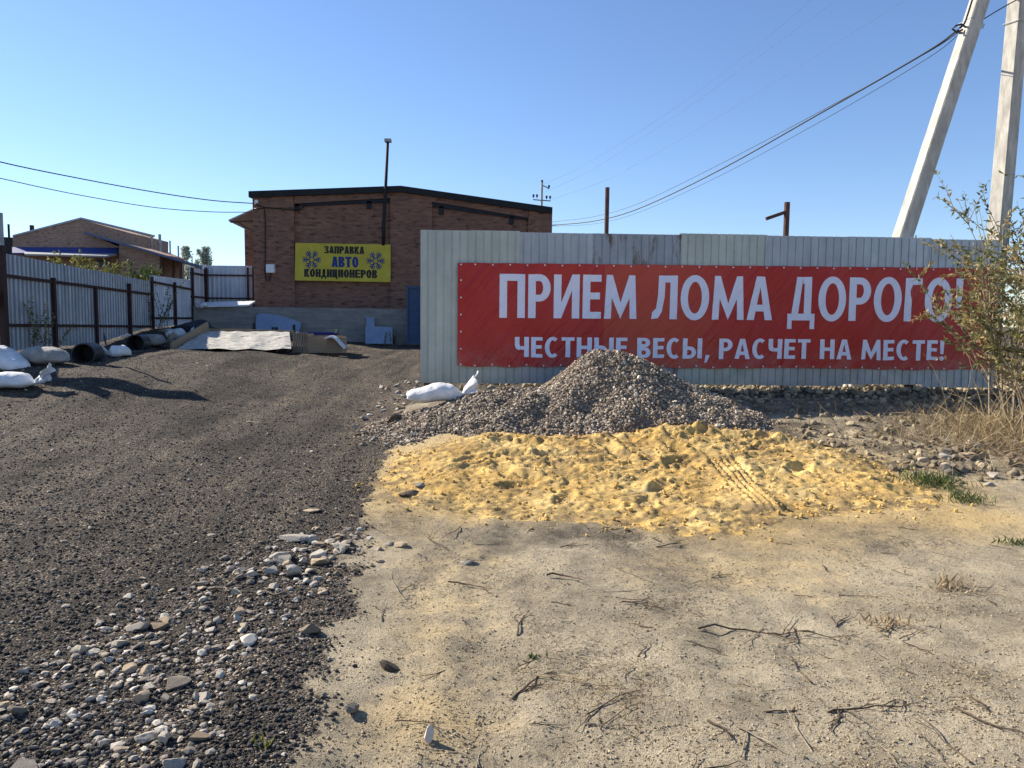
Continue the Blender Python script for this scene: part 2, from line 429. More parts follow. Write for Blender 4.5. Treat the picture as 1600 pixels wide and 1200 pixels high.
def sandmat():
    mt, nt, bs = newmat('yellow_sand')
    v = objco(nt)
    c = ramp(nt, noise(nt, v, 2.2, 9, .68), [(.28, (.40, .235, .065)), (.46, (.64, .415, .135)), (.58, (.72, .50, .19)), (.72, (.80, .61, .29))])
    c = mixc(nt, .6, c, ramp(nt, noise(nt, v, 60, 4), [(.3, (.7, .68, .62)), (.65, (1.08, 1.08, 1.08))]), 'MULTIPLY')
    k = mth(nt, 'MULTIPLY', attr(nt, 'dirt'), ramp(nt, noise(nt, v, 7, 8, .7), [(.40, (0, 0, 0)), (.54, (1, 1, 1))]))
    c = mixc(nt, mth(nt, 'MULTIPLY', k, .85), c, (.17, .125, .075))
    nt.links.new(c, bs.inputs['Base Color']); bs.inputs['Roughness'].default_value = .95; bs.inputs['Specular IOR Level'].default_value = .1
    bump(nt, bs, noise(nt, v, 45, 6, .7), .7, .012)
    return mt
M['sand'] = sandmat()
M['pile_base'] = mat('pile_base', (.2, .175, .145), (.13, .112, .095), 40, rough=.95, bmp=.8, bscale=50, bdist=.02)

def plinthmat():
    mt, nt, bs = newmat('old_concrete')
    v = objco(nt)
    c = ramp(nt, noise(nt, objco(nt, (.6, .6, 6)), 1.5, 7, .65), [(.3, (.19, .183, .168)), (.7, (.33, .315, .285))])
    c = mixc(nt, .6, c, ramp(nt, noise(nt, v, 2.5, 8, .7), [(.3, (.55, .55, .55)), (.65, (1.1, 1.1, 1.1))]), 'MULTIPLY')
    nt.links.new(c, bs.inputs['Base Color']); bs.inputs['Roughness'].default_value = .95
    bump(nt, bs, noise(nt, objco(nt, (1, 1, 9)), 2, 6), .4, .03)
    return mt
M['plinth'] = plinthmat()

def vinyl(name, a, b, falloff=False):
    mt, nt, bs = newmat(name)
    v = objco(nt)
    f = noise(nt, objco(nt, (1.2, 1, .6)), .9, 5)
    c = ramp(nt, f, [(.35, a), (.65, b)])
    if falloff:                                        # sunlight through one stretch painted into the red, and road dust along the foot
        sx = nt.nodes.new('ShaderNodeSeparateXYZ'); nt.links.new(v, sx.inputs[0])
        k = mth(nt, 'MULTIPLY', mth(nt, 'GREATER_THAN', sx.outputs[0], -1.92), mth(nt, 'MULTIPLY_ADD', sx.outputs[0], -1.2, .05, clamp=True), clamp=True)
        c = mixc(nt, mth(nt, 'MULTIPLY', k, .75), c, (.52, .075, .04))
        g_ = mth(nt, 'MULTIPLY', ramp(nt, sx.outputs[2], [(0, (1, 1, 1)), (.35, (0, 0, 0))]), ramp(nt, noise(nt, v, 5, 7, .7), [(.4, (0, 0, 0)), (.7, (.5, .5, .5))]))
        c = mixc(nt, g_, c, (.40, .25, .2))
    nt.links.new(c, bs.inputs['Base Color'])
    bs.inputs['Roughness'].default_value = .34; bs.inputs['Specular IOR Level'].default_value = .3
    mp = nt.nodes.new('ShaderNodeMapping'); mp.inputs['Rotation'].default_value = (0, R_(-38), 0); nt.links.new(v, mp.inputs[0])
    mp2 = nt.nodes.new('ShaderNodeMapping'); mp2.inputs['Scale'].default_value = (7, 7, .7); nt.links.new(mp.outputs[0], mp2.inputs[0])
    n1 = bump(nt, None, noise(nt, mp2.outputs[0], 1.0, 3, .5, 1.4), .65, .05)
    nt.links.new(n1, bs.inputs['Normal'])
    return mt
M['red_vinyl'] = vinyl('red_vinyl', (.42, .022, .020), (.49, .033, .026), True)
M['white_vinyl'] = vinyl('white_vinyl', (.78, .79, .93), (.82, .83, .95))
M['yellow_sign'] = mat('yellow_sign', (.56, .445, .048), (.46, .365, .04), 2, rough=.6, c3=(.58, .47, .085))
M['sign_black'] = mat('sign_black', (.012, .012, .014), (.02, .02, .02), 5, rough=.5, bmp=0)
M['sign_blue'] = mat('sign_blue', (.012, .03, .17), (.014, .035, .2), 5, rough=.5, bmp=0)

# ------------------------------------------------------------------ scattered stones
_p = (1 + 5 ** .5) / 2
ICO_V = np.array([(-1, _p, 0), (1, _p, 0), (-1, -_p, 0), (1, -_p, 0), (0, -1, _p), (0, 1, _p), (0, -1, -_p), (0, 1, -_p), (_p, 0, -1), (_p, 0, 1), (-_p, 0, -1), (-_p, 0, 1)]) / (1 + _p * _p) ** .5
ICO_F = np.array([(0, 11, 5), (0, 5, 1), (0, 1, 7), (0, 7, 10), (0, 10, 11), (1, 5, 9), (5, 11, 4), (11, 10, 2), (10, 7, 6), (7, 1, 8), (3, 9, 4), (3, 4, 2), (3, 2, 6), (3, 6, 8), (3, 8, 9), (4, 9, 5), (2, 4, 11), (6, 2, 10), (8, 6, 7), (9, 8, 1)])

def rot_mats(n, tilt):
    yaw = rng.uniform(0, 2 * np.pi, n); ax = rng.uniform(0, 2 * np.pi, n); t = rng.normal(0, tilt, n)
    cy, sy = np.cos(yaw), np.sin(yaw); z = np.zeros(n); o = np.ones(n)
    Rz = np.stack([cy, -sy, z, sy, cy, z, z, z, o], 1).reshape(n, 3, 3)
    kx, ky = np.cos(ax), np.sin(ax); c, s = np.cos(t), np.sin(t)
    Rt = np.stack([c + kx * kx * (1 - c), kx * ky * (1 - c), ky * s, kx * ky * (1 - c), c + ky * ky * (1 - c), -kx * s, -ky * s, kx * s, c], 1).reshape(n, 3, 3)
    return np.einsum('nij,njk->nik', Rt, Rz)

def stones(name, P, size, mat_, tilt=.35, flat=.55, jit=.28, tint=None, sink=.15, parent=None):
    """one mesh of many small angular stones; P (n,3), size (n,) = half length"""
    n = len(P)
    if tint is None: tint = rng.random(n)
    V = ICO_V[None] * (1 + rng.uniform(-jit, jit, (n, 12, 1)))
    sc = np.stack([np.ones(n), rng.uniform(.6, .95, n), flat * rng.uniform(.7, 1.3, n)], 1) * size[:, None]
    V = V * sc[:, None]
    V = np.einsum('nij,nkj->nki', rot_mats(n, tilt), V)
    P = P.copy(); P[:, 2] += sc[:, 2] * (1 - 2 * sink)
    V = (V + P[:, None]).reshape(-1, 3)
    F = (ICO_F[None] + (np.arange(n) * 12)[:, None, None]).reshape(-1, 3)
    return mesh_np(name, V, [F], mat_, parent, tint=np.repeat(tint, 12))

def rock_mesh(name, mat_, seed, sub=3, flat=.5, rough=.22, cuts=11):
    """one irregular faceted stone of half length 1, resting on z = 0"""
    r = np.random.default_rng(seed)
    import bmesh
    bm = bmesh.new(); bmesh.ops.create_icosphere(bm, subdivisions=sub, radius=1)
    V = np.array([v.co[:] for v in bm.verts])
    for k in range(cuts):                       # chop flat facets
        d = r.normal(size=3) * np.array([1, 1, .8]); d /= np.linalg.norm(d); c = r.uniform(.38, .72)
        ex = np.maximum(V @ d - c, 0); V -= ex[:, None] * d[None]
    V *= 1 + rough * .25 * (r.random((len(V), 1)) - .5)
    V /= np.abs(V[:, 0]).max()
    V *= np.array([1, r.uniform(.75, 1.1), flat * r.uniform(.75, 1.25)])
    V[:, 2] -= V[:, 2].min() * .7
    for v, c in zip(bm.verts, V): v.co = c
    me = bpy.data.meshes.new(name); bm.to_mesh(me); bm.free(); me.materials.append(mat_)
    return me

# ------------------------------------------------------------------ ground
def poly_dist(X, Y, P):
    """signed distance to polygon, positive inside"""
    X = np.asarray(X, float); Y = np.asarray(Y, float)
    ins = np.zeros(X.shape, bool); dm = np.full(X.shape, 1e9)
    n = len(P)
    for i in range(n):
        (x0, y0), (x1, y1) = P[i], P[(i + 1) % n]
        if y0 != y1:
            ins ^= ((y0 > Y) != (y1 > Y)) & (X < (x1 - x0) * (Y - y0) / (y1 - y0) + x0)
        dx, dy = x1 - x0, y1 - y0; t = np.clip(((X - x0) * dx + (Y - y0) * dy) / (dx * dx + dy * dy), 0, 1)
        dm = np.minimum(dm, np.hypot(X - x0 - t * dx, Y - y0 - t * dy))
    return np.where(ins, dm, -dm)

SANDP = [tuple(gnd(x, y)[:2]) for x, y in ((585, 752), (640, 706), (745, 680), (900, 684), (1020, 678), (1100, 674), (1250, 690), (1350, 718), (1450, 762), (1475, 796), (1330, 800), (1225, 815), (1180, 838), (1060, 840), (900, 816), (720, 808), (640, 790))]

def sand_sd(X, Y):
    return poly_dist(X, Y, SANDP) + .16 * fbm(X * 1.3, Y * 1.3, 51, 4) + .05 * fbm(X * 6, Y * 6, 52, 2)

def dust(X, Y):
    d = np.exp(np.minimum(sand_sd(X, Y), 0) / .6) * 1.05
    d = d + .38 * np.exp(-((X + .35) / .45) ** 2 - ((Y - 4.0) / 1.1) ** 2) + .42 * np.exp(-((X + .3) / .35) ** 2 - ((Y - 2.9) / .35) ** 2)
    d = d + .40 * np.exp(-((X - 4.2) / 1.9) ** 2 - ((Y - 5.9) / .35) ** 2) + .25 * np.exp(-((X - 1.7) / .7) ** 2 - ((Y - 4.6) / .5) ** 2)
    d = d - .22
    # gap of grey churned soil in front of the sand
    d = d - .7 * np.exp(-((X - .55) / .85) ** 2 - ((Y - 5.55) / .42) ** 2)
    return d

def dark(X, Y):
    k = .95 * np.exp(-((X - .6) / .95) ** 2 - ((Y - 5.5) / .5) ** 2)
    k = k + .8 * np.exp(-((X + 1.0) / .35) ** 2 - ((Y - 6.0) / .9) ** 2)
    k = k + .55 * np.exp(-((X - .3) / .35) ** 2 - ((Y - 4.2) / .35) ** 2) + .5 * np.exp(-((X - 2.4) / .8) ** 2 - ((Y - 5.7) / .35) ** 2)
    k = k + .95 * sstep(2.4, 3.6, X) * sstep(6.9, 7.6, Y) * sstep(9.4, 8.6, Y) + .7 * sstep(8.2, 9.2, Y)
    return np.clip(k, 0, 1)

def grid_mesh(name, xs, ys, zf, mat_, keep=None, attrs=None, smooth=True):
    X, Y = np.meshgrid(xs, ys); Z = zf(X, Y); nx, ny = len(xs), len(ys)
    I = np.arange(nx * ny).reshape(ny, nx)
    F = np.stack([I[:-1, :-1], I[:-1, 1:], I[1:, 1:], I[1:, :-1]], -1).reshape(-1, 4)
    V = np.stack([X, Y, Z], -1).reshape(-1, 3)
    at_ = {k: f(X, Y).ravel() for k, f in (attrs or {}).items()}
    if keep is not None:
        K = keep(X, Y, Z).ravel(); F = F[K[F].any(1)]
        used = np.unique(F); mp = np.full(len(V), -1); mp[used] = np.arange(len(used))
        V = V[used]; F = mp[F]; at_ = {k: a[used] for k, a in at_.items()}
    return mesh_np(name, V, [F], mat_, None, smooth, tint=at_)

xs = np.concatenate([-np.geomspace(1800, 13.6, 18), np.arange(-13.5, -4.2, .055), np.arange(-4.2, 5.6, .024), np.arange(5.6, 9.8, .05), np.geomspace(10, 1800, 18)])
ys = [1.4]
while ys[-1] < 30: ys.append(ys[-1] + max(.010, .0054 * ys[-1]))
ys = np.concatenate([[-400, -60, -20, -8, -3, 0, .8], ys, np.geomspace(ys[-1] * 1.04, 3000, 34)])
ground = grid_mesh('ground', xs, ys, hgt, M['ground'], attrs={'road': roadmask, 'dust': dust, 'dark': dark})
tag(ground, kind='structure')

# ------------------------------------------------------------------ yellow sand
TA, TB = gnd(1128, 728), gnd(1200, 800)
def sand_h(X, Y):
    s = sand_sd(X, Y)
    e = sstep(-.02, .55, s)
    back = sstep(6.2, 8.4, Y)
    t = e * (.025 + .10 * back)
    wx = X + .25 * vnoise(X * 1.7, Y * 1.7, 65); wy = Y + .25 * vnoise(X * 1.7 + 9, Y * 1.7, 66)
    f1 = fbm(wx * 2.1, wy * 2.6, 61, 5, .58)
    cal = .5 + .7 * sstep(-.25, .3, fbm(X * .9, Y * 1.3, 68, 3)) * (.45 + .55 * back)      # trampled flat in places
    t = t + cal * e * (.025 + .05 * back) * (f1 * 1.5 + .45 * np.maximum(f1, 0)) + cal * e * .03 * (.35 - np.abs(fbm(wx * 5, wy * 6, 62, 4, .6)) * 2)
    t = t + cal * e * .07 * np.maximum(fbm(X * 8, Y * 9, 63, 3) - .22, 0) + sstep(0, .15, s) * (.019 * fbm(X * 18, Y * 20, 64, 4, .65) + .010 * np.abs(fbm(X * 9, Y * 11, 67, 4, .65)))
    for cx, cy, a_ in ((2.05, 8.25, .10), (1.55, 8.2, .07), (.9, 8.15, .06), (2.9, 8.1, .07), (3.4, 7.7, .05), (-.2, 8.0, .05)):
        t = t + a_ * np.exp(-((X - cx) ** 2 * 1.0 + (Y - cy) ** 2) / .025 * .35)
    g = np.random.default_rng(5)
    for k in range(46):                      # footprints and shovel hollows
        cx = g.uniform(-1.2, 4.6); cy = g.uniform(6.2, 8.3); a = g.uniform(0, 3.14); u = (X - cx) * np.cos(a) + (Y - cy) * np.sin(a); v = -(X - cx) * np.sin(a) + (Y - cy) * np.cos(a)
        q = (u / .15) ** 2 + (v / .07) ** 2
        t = t - e * .042 * np.exp(-q) + e * .016 * np.exp(-(q - 2.2) ** 2)
    # one tyre print
    d = np.array([TB.x - TA.x, TB.y - TA.y]); L = np.hypot(*d); d /= L
    u = (X - TA.x) * d[0] + (Y - TA.y) * d[1]; v = -(X - TA.x) * d[1] + (Y - TA.y) * d[0]
    k = sstep(-.1, .05, u) * sstep(L + .05, L - .15, u) * sstep(.17, .12, np.abs(v))
    pr = .05 - .012 * np.cos(v * 2 * np.pi / .062) - .006 * np.sign(np.sin(u * 60)) * (np.abs(v) > .07)
    t = t * (1 - k) + k * pr
    return hgt(X, Y) + t - .07 * sstep(.02, -.12, s)

sand = grid_mesh('sand', np.arange(-2.1, 5.9, .018), np.arange(5.2, 9.2, .016), sand_h, M['sand'], keep=lambda X, Y, Z: sand_sd(X, Y) > -.06,
                 attrs={'dirt': lambda X, Y: np.clip(.55 + .45 * sstep(.5, .0, sand_sd(X, Y)) + .3 * sstep(-.2, .35, fbm(X * 1.1, Y * 1.1, 71, 3)), 0, 1)})
tag(sand, 'yellow sand spread in lumps at the foot of the gravel pile', 'sand', kind='stuff')
n = 3500
px_ = rng.uniform(-2, 5.4, n); py_ = rng.uniform(5.4, 8.7, n); s_ = sand_sd(px_, py_)
k_ = (s_ > -.25) & (rng.random(n) < np.where(s_ > 0, 1, .5)); px_, py_ = px_[k_], py_[k_]
zz = np.maximum(sand_h(px_, py_), hgt(px_, py_))
o = stones('sand_crumbs', np.stack([px_, py_, zz], 1), .006 + .016 * rng.random(len(px_)) ** 4, M['sand_crumb'], flat=.75, jit=.2)
tag(o, 'crumbs and clods of yellow sand on the sand patch', 'sand crumbs', kind='stuff')

# ------------------------------------------------------------------ pile of crushed stone
PK = at(948, 549, 9.75)
def pile_h(X, Y):
    dx = X - PK.x; dy = Y - PK.y
    wob = .14 * fbm(X * 1.6, Y * 1.6, 81, 3)
    sx = np.where(dx > 0, .46 + 0 * dx, .80)
    d = np.sqrt((np.maximum(np.abs(dx + .03) - .1, 0) * sx) ** 2 + (dy * np.where(dy > 0, .62, .68)) ** 2 + .016) - .126
    z = PK.z - d - .05 * np.sin(np.clip(d * 4, 0, 3.14)) + wob * np.minimum(d * 1.3, .8)
    z2 = .86 - np.sqrt(((X - .05) * np.where(X > .05, .24, .32)) ** 2 + ((Y - 9.5) * .42) ** 2 + .01) + .1 + .10 * fbm(X * 1.9, Y * 1.9, 82, 3) - .1
    z3 = .62 - np.sqrt(((X - 1.9) * .62) ** 2 + ((Y - 8.75) * .66) ** 2 + .01) + .10 * fbm(X * 2.3, Y * 2.3, 83, 3)
    z = np.maximum(z, np.maximum(z2, z3))
    g = np.random.default_rng(9)
    for cx, cy, r_, a_ in ((-.72, 8.35, .17, .2), (.9, 8.9, .2, .14), (1.55, 8.45, .16, .15), (.3, 8.75, .14, .09), (-.35, 8.5, .1, .1), (2.2, 8.5, .15, .1)):
        z = z - a_ * np.exp(-((X - cx) ** 2 + ((Y - cy) * 1.2) ** 2) / r_ ** 2)
    return z + .02 * fbm(X * 9, Y * 9, 84, 2)
root = thing('gravel_pile', 'grey heap of crushed stone tipped against the corrugated fence under the red banner', 'gravel pile', (PK.x, PK.y, h1(PK.x, PK.y)))
V_x = np.arange(-1.9, 4.4, .035); V_y = np.arange(7.6, 11.1, .035)
o = grid_mesh('heap_core', V_x, V_y, lambda X, Y: np.maximum(pile_h(X, Y), hgt(X, Y) - .06), M['pile_base'], keep=lambda X, Y, Z: pile_h(X, Y) > hgt(X, Y) - .05, smooth=False)
o.parent = root; o.location = -root.location
n = 62000
px_ = rng.uniform(-1.9, 4.4, n); py_ = rng.uniform(7.6, 10.9, n); ph = pile_h(px_, py_); gh = hgt(px_, py_)
k_ = (ph > gh - .03) & (rng.random(n) < sstep(-.03, .05, ph - gh) + .15) & ((py_ < 10.2) | (rng.random(n) < .25))
px_, py_ = px_[k_], py_[k_]
zz = np.maximum(ph, gh)[k_]
o = stones('crushed_stone', np.stack([px_, py_, zz], 1), .0105 + .014 * rng.random(len(px_)) ** 2 + .016 * (rng.random(len(px_)) < .018) + .02 * (rng.random(len(px_)) < .02 * sstep(9.1, 8.2, py_)), M['pile_stone'], tilt=.9, flat=.62, sink=.3, parent=root)
o['kind'] = 'stuff'

# ------------------------------------------------------------------ lettering
def arc(cx, cy, ro, ri, a0, a1, n=14):
    """ring piece as butted quads; ro, ri = (rx, ry)"""
    out = []
    for i in range(n):
        t0 = R_(a0 + (a1 - a0) * i / n); t1 = R_(a0 + (a1 - a0) * (i + 1) / n)
        p = lambda r, t: (cx + r[0] * math.cos(t), cy + r[1] * math.sin(t))
        out.append([p(ri, t0), p(ro, t0), p(ro, t1), p(ri, t1)])
    return out
def rc(x0, y0, x1, y1): return [(x0, y0), (x1, y0), (x1, y1), (x0, y1)]
def bowl(x, y0, y1, w, s, h):
    """right-hand bowl whose straight bars start at x"""
    ry = (y1 - y0) / 2; rx = min(ry, (w - x) * .75); cx = w - rx
    return [rc(x, y1 - h, cx, y1), rc(x, y0, cx, y0 + h)] + arc(cx, (y0 + y1) / 2, (rx, ry), (rx - s, ry - h), -90, 90)

def glyph(c, s, h, k=1.0):
    """(width, polygons) for a capital of height 1 with stem s and bar h; k narrows or widens"""
    W = {'П': .60, 'Р': .53, 'И': .61, 'Е': .44, 'М': .78, 'Л': .60, 'О': .69, 'А': .62, 'Д': .66, 'Г': .42, 'Ч': .54, 'С': .55, 'Т': .50, 'Н': .59, 'Ы': .76, 'В': .53, 'З': .5, 'К': .56, 'Ц': .63, '!': .2, ',': .2, ' ': .22}[c]
    w = W * k if c not in '!, ' else W * (.5 + .5 * k)
    w = max(w, s * 2.25) if c not in '!, ' else max(w, s * 1.0)
    P = []
    if c == 'П': P = [rc(0, 0, s, 1), rc(w - s, 0, w, 1), rc(s, 1 - h, w - s, 1)]
    elif c == 'Р': P = [rc(0, 0, s, 1)] + bowl(s, .38, 1, w, s, h)
    elif c == 'И': d = .36; P = [rc(0, 0, s, 1), rc(w - s, 0, w, 1), [(s, 0), (w - s, 1 - d), (w - s, 1), (s, d)]]
    elif c == 'Е': P = [rc(0, 0, s, 1), rc(s, 0, w, h), rc(s, 1 - h, w, 1), rc(s, .5 - h / 2 + .02, w * .93, .5 + h / 2 + .02)]
    elif c == 'М':
        q = s * .92; d = .52; m_ = w / 2
        P = [[(0, 0), (q, 0), (q + .03, 1), (.05, 1)], [(w - q, 0), (w, 0), (w - .05, 1), (w - q - .03, 1)],
             [(q + .03, 1), (q + .03 - .03 * d, 1 - d), (m_, .0), (m_, d * .72)], [(w - q - .03, 1), (m_, d * .72), (m_, 0), (w - q - .03 + .03 * d, 1 - d)]]
    elif c == 'Л':
        a = w * .24; P = [rc(w - s, 0, w, 1), rc(a + s * .9, 1 - h, w - s, 1), [(a, 1), (a - .01, .55), (a + s - .03, .5), (a + s * .9, 1)],
             [(a - .01, .55), (a - .05, .25), (a + s - .09, .17), (a + s - .03, .5)], [(a - .05, .25), (0, h), (-.02, 0), (a * .5 + s * .4, .02), (a + s - .09, .17)]]
    elif c == 'О': P = arc(w / 2, .5, (w / 2, .52), (w / 2 - s, .52 - h), 0, 360, 30)
    elif c == 'А':
        m_ = w / 2; e = s * .56; ap = .76
        xi = lambda y: s + (m_ - s) * y / ap
        P = [[(0, 0), (s, 0), (m_, ap), (m_, 1), (m_ - e, 1)], [(w - s, 0), (w, 0), (m_ + e, 1), (m_, 1), (m_, ap)],
             [(xi(.2), .2), (w - xi(.2), .2), (w - xi(.2 + h), .2 + h), (xi(.2 + h), .2 + h)]]
    elif c == 'Д':
        f = s * .62; r = w - f * .85; a = w * .30; g_ = f * .85
        P = [rc(0, -.2, f, h), rc(w - f, -.2, w, h), rc(f, 0, w - f, h), rc(r - s, h, r, 1), rc(a + s * .85, 1 - h, r - s, 1), [(g_, h), (g_ + s * .9, h), (a + s * .85, 1), (a, 1)]]
    elif c == 'Г': P = [rc(0, 0, s, 1), rc(s, 1 - h, w, 1)]
    elif c == 'Ч':
        P = [rc(w - s, 0, w, 1), rc(0, .62, s, 1), [(0, .62), (.02, .5), (.07, .42), (.16, .375), (.24, .37), (.26, .37 + h), (s + .03, .37 + h + .03), (s, .62)], rc(.26, .37, w - s, .37 + h)]
        if w - s < .26: P = [rc(w - s, 0, w, 1), rc(0, .37, s, 1), rc(s, .37, w - s, .37 + h)]
    elif c == 'С': P = arc(w * .55, .5, (w * .55, .52), (w * .55 - s, .52 - h), 52, 308, 24)
    elif c == 'Т': P = [rc((w - s) / 2, 0, (w + s) / 2, 1 - h), rc(0, 1 - h, w, 1)]
    elif c == 'Н': P = [rc(0, 0, s, 1), rc(w - s, 0, w, 1), rc(s, .5 - h / 2, w - s, .5 + h / 2)]
    elif c == 'Ы':
        wb = w - s - .06; P = [rc(0, 0, s, 1), rc(w - s, 0, w, 1)] + bowl(s, 0, .6, wb, s * .95, h)
    elif c == 'В':
        y = .53; P = [rc(0, 0, s, 1)] + bowl(s, 0, y, w, s, h * .95) + [p for p in bowl(s, y + .0005, 1, w * .95, s, h * .92)]
    elif c == 'З':
        y = .53; P = bowl(w * .3, 0, y, w, s, h * .9) + bowl(w * .3, y + .0005, 1, w * .96, s, h * .9) + [[(0, h * .35), (w * .3, 0), (w * .3, h * .9), (.02, h * 1.25)], [(0, 1 - h * 1.25), (w * .3, 1 - h * .9), (w * .3, 1), (.0, 1 - h * .35)]]
    elif c == 'К': P = [rc(0, 0, s, 1), [(s, .36), (s, .58), (w - s * 1.12, 1), (w, 1), (s + (w - s) * .36, .52)], [(s + (w - s) * .36, .52), (s + (w - s) * .12, .42), (w - s * 1.1, 0), (w + .02, 0)]]
    elif c == 'Ц': P = [rc(0, h, s, 1), rc(w - s - .05, h, w - .05, 1), rc(0, 0, w - .05, h), rc(w - s * .75, -.2, w, -.0005)]
    elif c == '!': P = [[(w / 2 - s * .36, .32), (w / 2 + s * .36, .32), (w / 2 + s * .52, 1), (w / 2 - s * .52, 1)]] + [[(w / 2 + s * .55 * math.cos(R_(t)), .1 + s * .55 * math.sin(R_(t))) for t in range(0, 360, 30)]]
    elif c == ',': P = [[(s * .1, -.2), (s * .62, -.18), (s * 1.25, .19), (s * .35, .19)]]
    return w, P

def text_polys(txt, s, h, k=1.0, gap=.085):
    x = 0; out = []
    for ch in txt:
        w_, P = glyph(ch, s, h, k); out += [[(a + x, b) for a, b in p] for p in P]; x += w_ + gap
    return out, x - gap

def subdivide_x(p, step):
    """cut polygon edges so that long pieces follow the cloth"""
    out = []
    for i in range(len(p)):
        a, b = p[i], p[(i + 1) % len(p)]; n_ = max(1, int(math.hypot(b[0] - a[0], b[1] - a[1]) / step))
        out += [(a[0] + (b[0] - a[0]) * j / n_, a[1] + (b[1] - a[1]) * j / n_) for j in range(n_)]
    return out

def lay_text(mb, polys, fn, x0, x1, width, y0, hgt_, off, slant=0.0):
    for p in polys:
        q = [(x0 + a / width * (x1 - x0), y0 + b * hgt_) for a, b in p]
        mb.add([fn(a, b, off) for a, b in q], [tuple(range(len(q)))])

# ------------------------------------------------------------------ front corrugated fence
FA = at(657, 480, 11.15); FB = at(1558, 490, 11.6)
FD = Vector((FB.x - FA.x, FB.y - FA.y, 0)); FL = FD.length; FD.normalize(); FN = Vector((FD.y, -FD.x, 0))   # FN towards the camera
def fpt(u, z, off=0): return Vector((FA.x, FA.y, 0)) + FD * u + FN * off + Vector((0, 0, z))
ZT0, ZB0 = at(657, 359, 11.15).z, at(657, 598, 11.15).z
ZT1, ZB1 = at(1558, 374, 11.6).z, at(1558, 604, 11.6).z

def corrugated(mb, f, u0, u1, zb, zt, pitch, dep, prof, off=0.0, thick=.0025):
    """sheet from u0 to u1; f(u, z, off) places it; zb, zt functions of u; front and back skins"""
    us = []
    k = math.floor(u0 / pitch)
    while k * pitch < u1 + pitch:
        for a, d in prof:
            u = (k + a) * pitch
            if u0 < u < u1: us.append((u, d))
        k += 1
    us = [(u0, us[0][1])] + us + [(u1, us[-1][1])]
    vs = []; fs = []
    for u, d in us:
        o_ = off + d * dep
        vs += [f(u, zb(u), o_), f(u, zt(u), o_), f(u, zb(u), o_ - thick), f(u, zt(u), o_ - thick)]
    for i in range(len(us) - 1):
        a, b = i * 4, i * 4 + 4
        fs += [(a, b, b + 1, a + 1), (a + 2, a + 3, b + 3, b + 2), (a + 1, b + 1, b + 3, a + 3), (a, a + 2, b + 2, b)]
    e = (len(us) - 1) * 4
    fs += [(0, 1, 3, 2), (e, e + 2, e + 3, e + 1)]
    mb.add(vs, fs)
PROF = [(0, 0), (.80, 0), (.83, -1), (.97, -1)]

front = thing('corrugated_fence', 'pale corrugated metal fence at the roadside that carries the red banner', 'fence', (FA.x, FA.y, .6))
cuts = [0] + [(FB - FA).length * ((px - 657) / 901) for px in (733, 803, 917, 1050, 1183, 1312, 1443)] + [FL]
kinds = ['sheet_green', 'sheet_green', 'sheet_blue', 'sheet_worn', 'sheet_green', 'sheet_blue', 'sheet_blue', 'sheet_blue']
for i in range(8):
    mb = MB(); dz = [0, .005, -.012, -.01, .012, .0, .006, -.012][i]; db = [0, -.004, .0, .01, .0, -.008, .02, -.02][i]
    zt = lambda u: ZT0 + (ZT1 - ZT0) * u / FL + dz
    zb = lambda u: ZB0 + (ZB1 - ZB0) * u / FL + db
    corrugated(mb, fpt, cuts[i], cuts[i + 1] + (.03 if i < 7 else 0), zb, zt, .1165, .010, PROF, off=.0 + (i % 2) * .004)
    o = mb.build('metal_sheet', M[kinds[i]], front)
    if kinds[i] == 'sheet_worn': o['label'] = 'stained worn metal sheet with rusty streaks'
def fence_post(px, pytop, Y, r):
    p = at(px, pytop, Y); b = h1(p.x, p.y) - .3
    return MB().tube([(p.x, p.y, b), (p.x, p.y, p.z)], r, 10).build('post', M['rust_pipe'], front), p
fence_post(949, 293, 11.42, .033)
o, p = fence_post(1230, 316, 11.55, .042)
q = at(1197, 342, 11.5)
MB().beam((p.x, p.y, p.z - .14), q, .035, .05).build('bracket', M['rust_pipe'], o)
for px, Y in ((668, 11.28), (1432, 11.65)):
    p = at(px, 372, Y); MB().box((p.x, p.y, .5 + .8), (.1, .08, 2.9)).build('post', M['rust_pipe'], front)
for zz in (.95, 1.75, 2.45):
    MB().beam(fpt(.02, zz, -.035), fpt(FL - .02, zz - .04, -.035), .04, .05).build('rail', M['rust_pipe'], front)

# ------------------------------------------------------------------ red banner
def ub(px): return FL * (px - 657) / 901
BU0, BU1 = ub(713), ub(1553)
pB = at(713, 411, 11.17); BZT0 = pB.z; BZB0 = at(713, 571, 11.17).z; BZT1 = at(1553, 420, 11.6).z; BZB1 = at(1553, 577, 11.6).z
def bpt(u, v, off):
    """u, v in 0..1 across and up the banner"""
    zt = BZT0 + (BZT1 - BZT0) * u; zb = BZB0 + (BZB1 - BZB0) * u
    sag = -.022 * abs(math.sin(u * 50)) * max(0, 1 - v * 3) * (.5 + .5 * math.sin(u * 17)) + .006 * abs(math.sin(u * 50)) * max(0, v * 3 - 2)
    d = .036 + off + .012 * float(vnoise(np.array([u * 14 + v * 2.5]), np.array([v * 2 - u * 3]), 91)[0]) + .004 * math.sin(u * 30 + v * 2)
    d += .012 * max(0, .25 - v) * abs(math.sin(u * 33 + 1))
    return fpt(BU0 + (BU1 - BU0) * u, zb + (zt - zb) * v + sag, d)
banner = thing('banner', 'wide red vinyl banner with white lettering laced onto the corrugated fence', 'banner', tuple(fpt((BU0 + BU1) / 2, BZB0, .03)))
mb = MB(); NU, NV = 150, 26
vs = [bpt(i / NU, j / NV, 0) for j in range(NV + 1) for i in range(NU + 1)]
vs += [bpt(i / NU, j / NV, -.003) for j in range(NV + 1) for i in range(NU + 1)]
NN = (NU + 1) * (NV + 1)
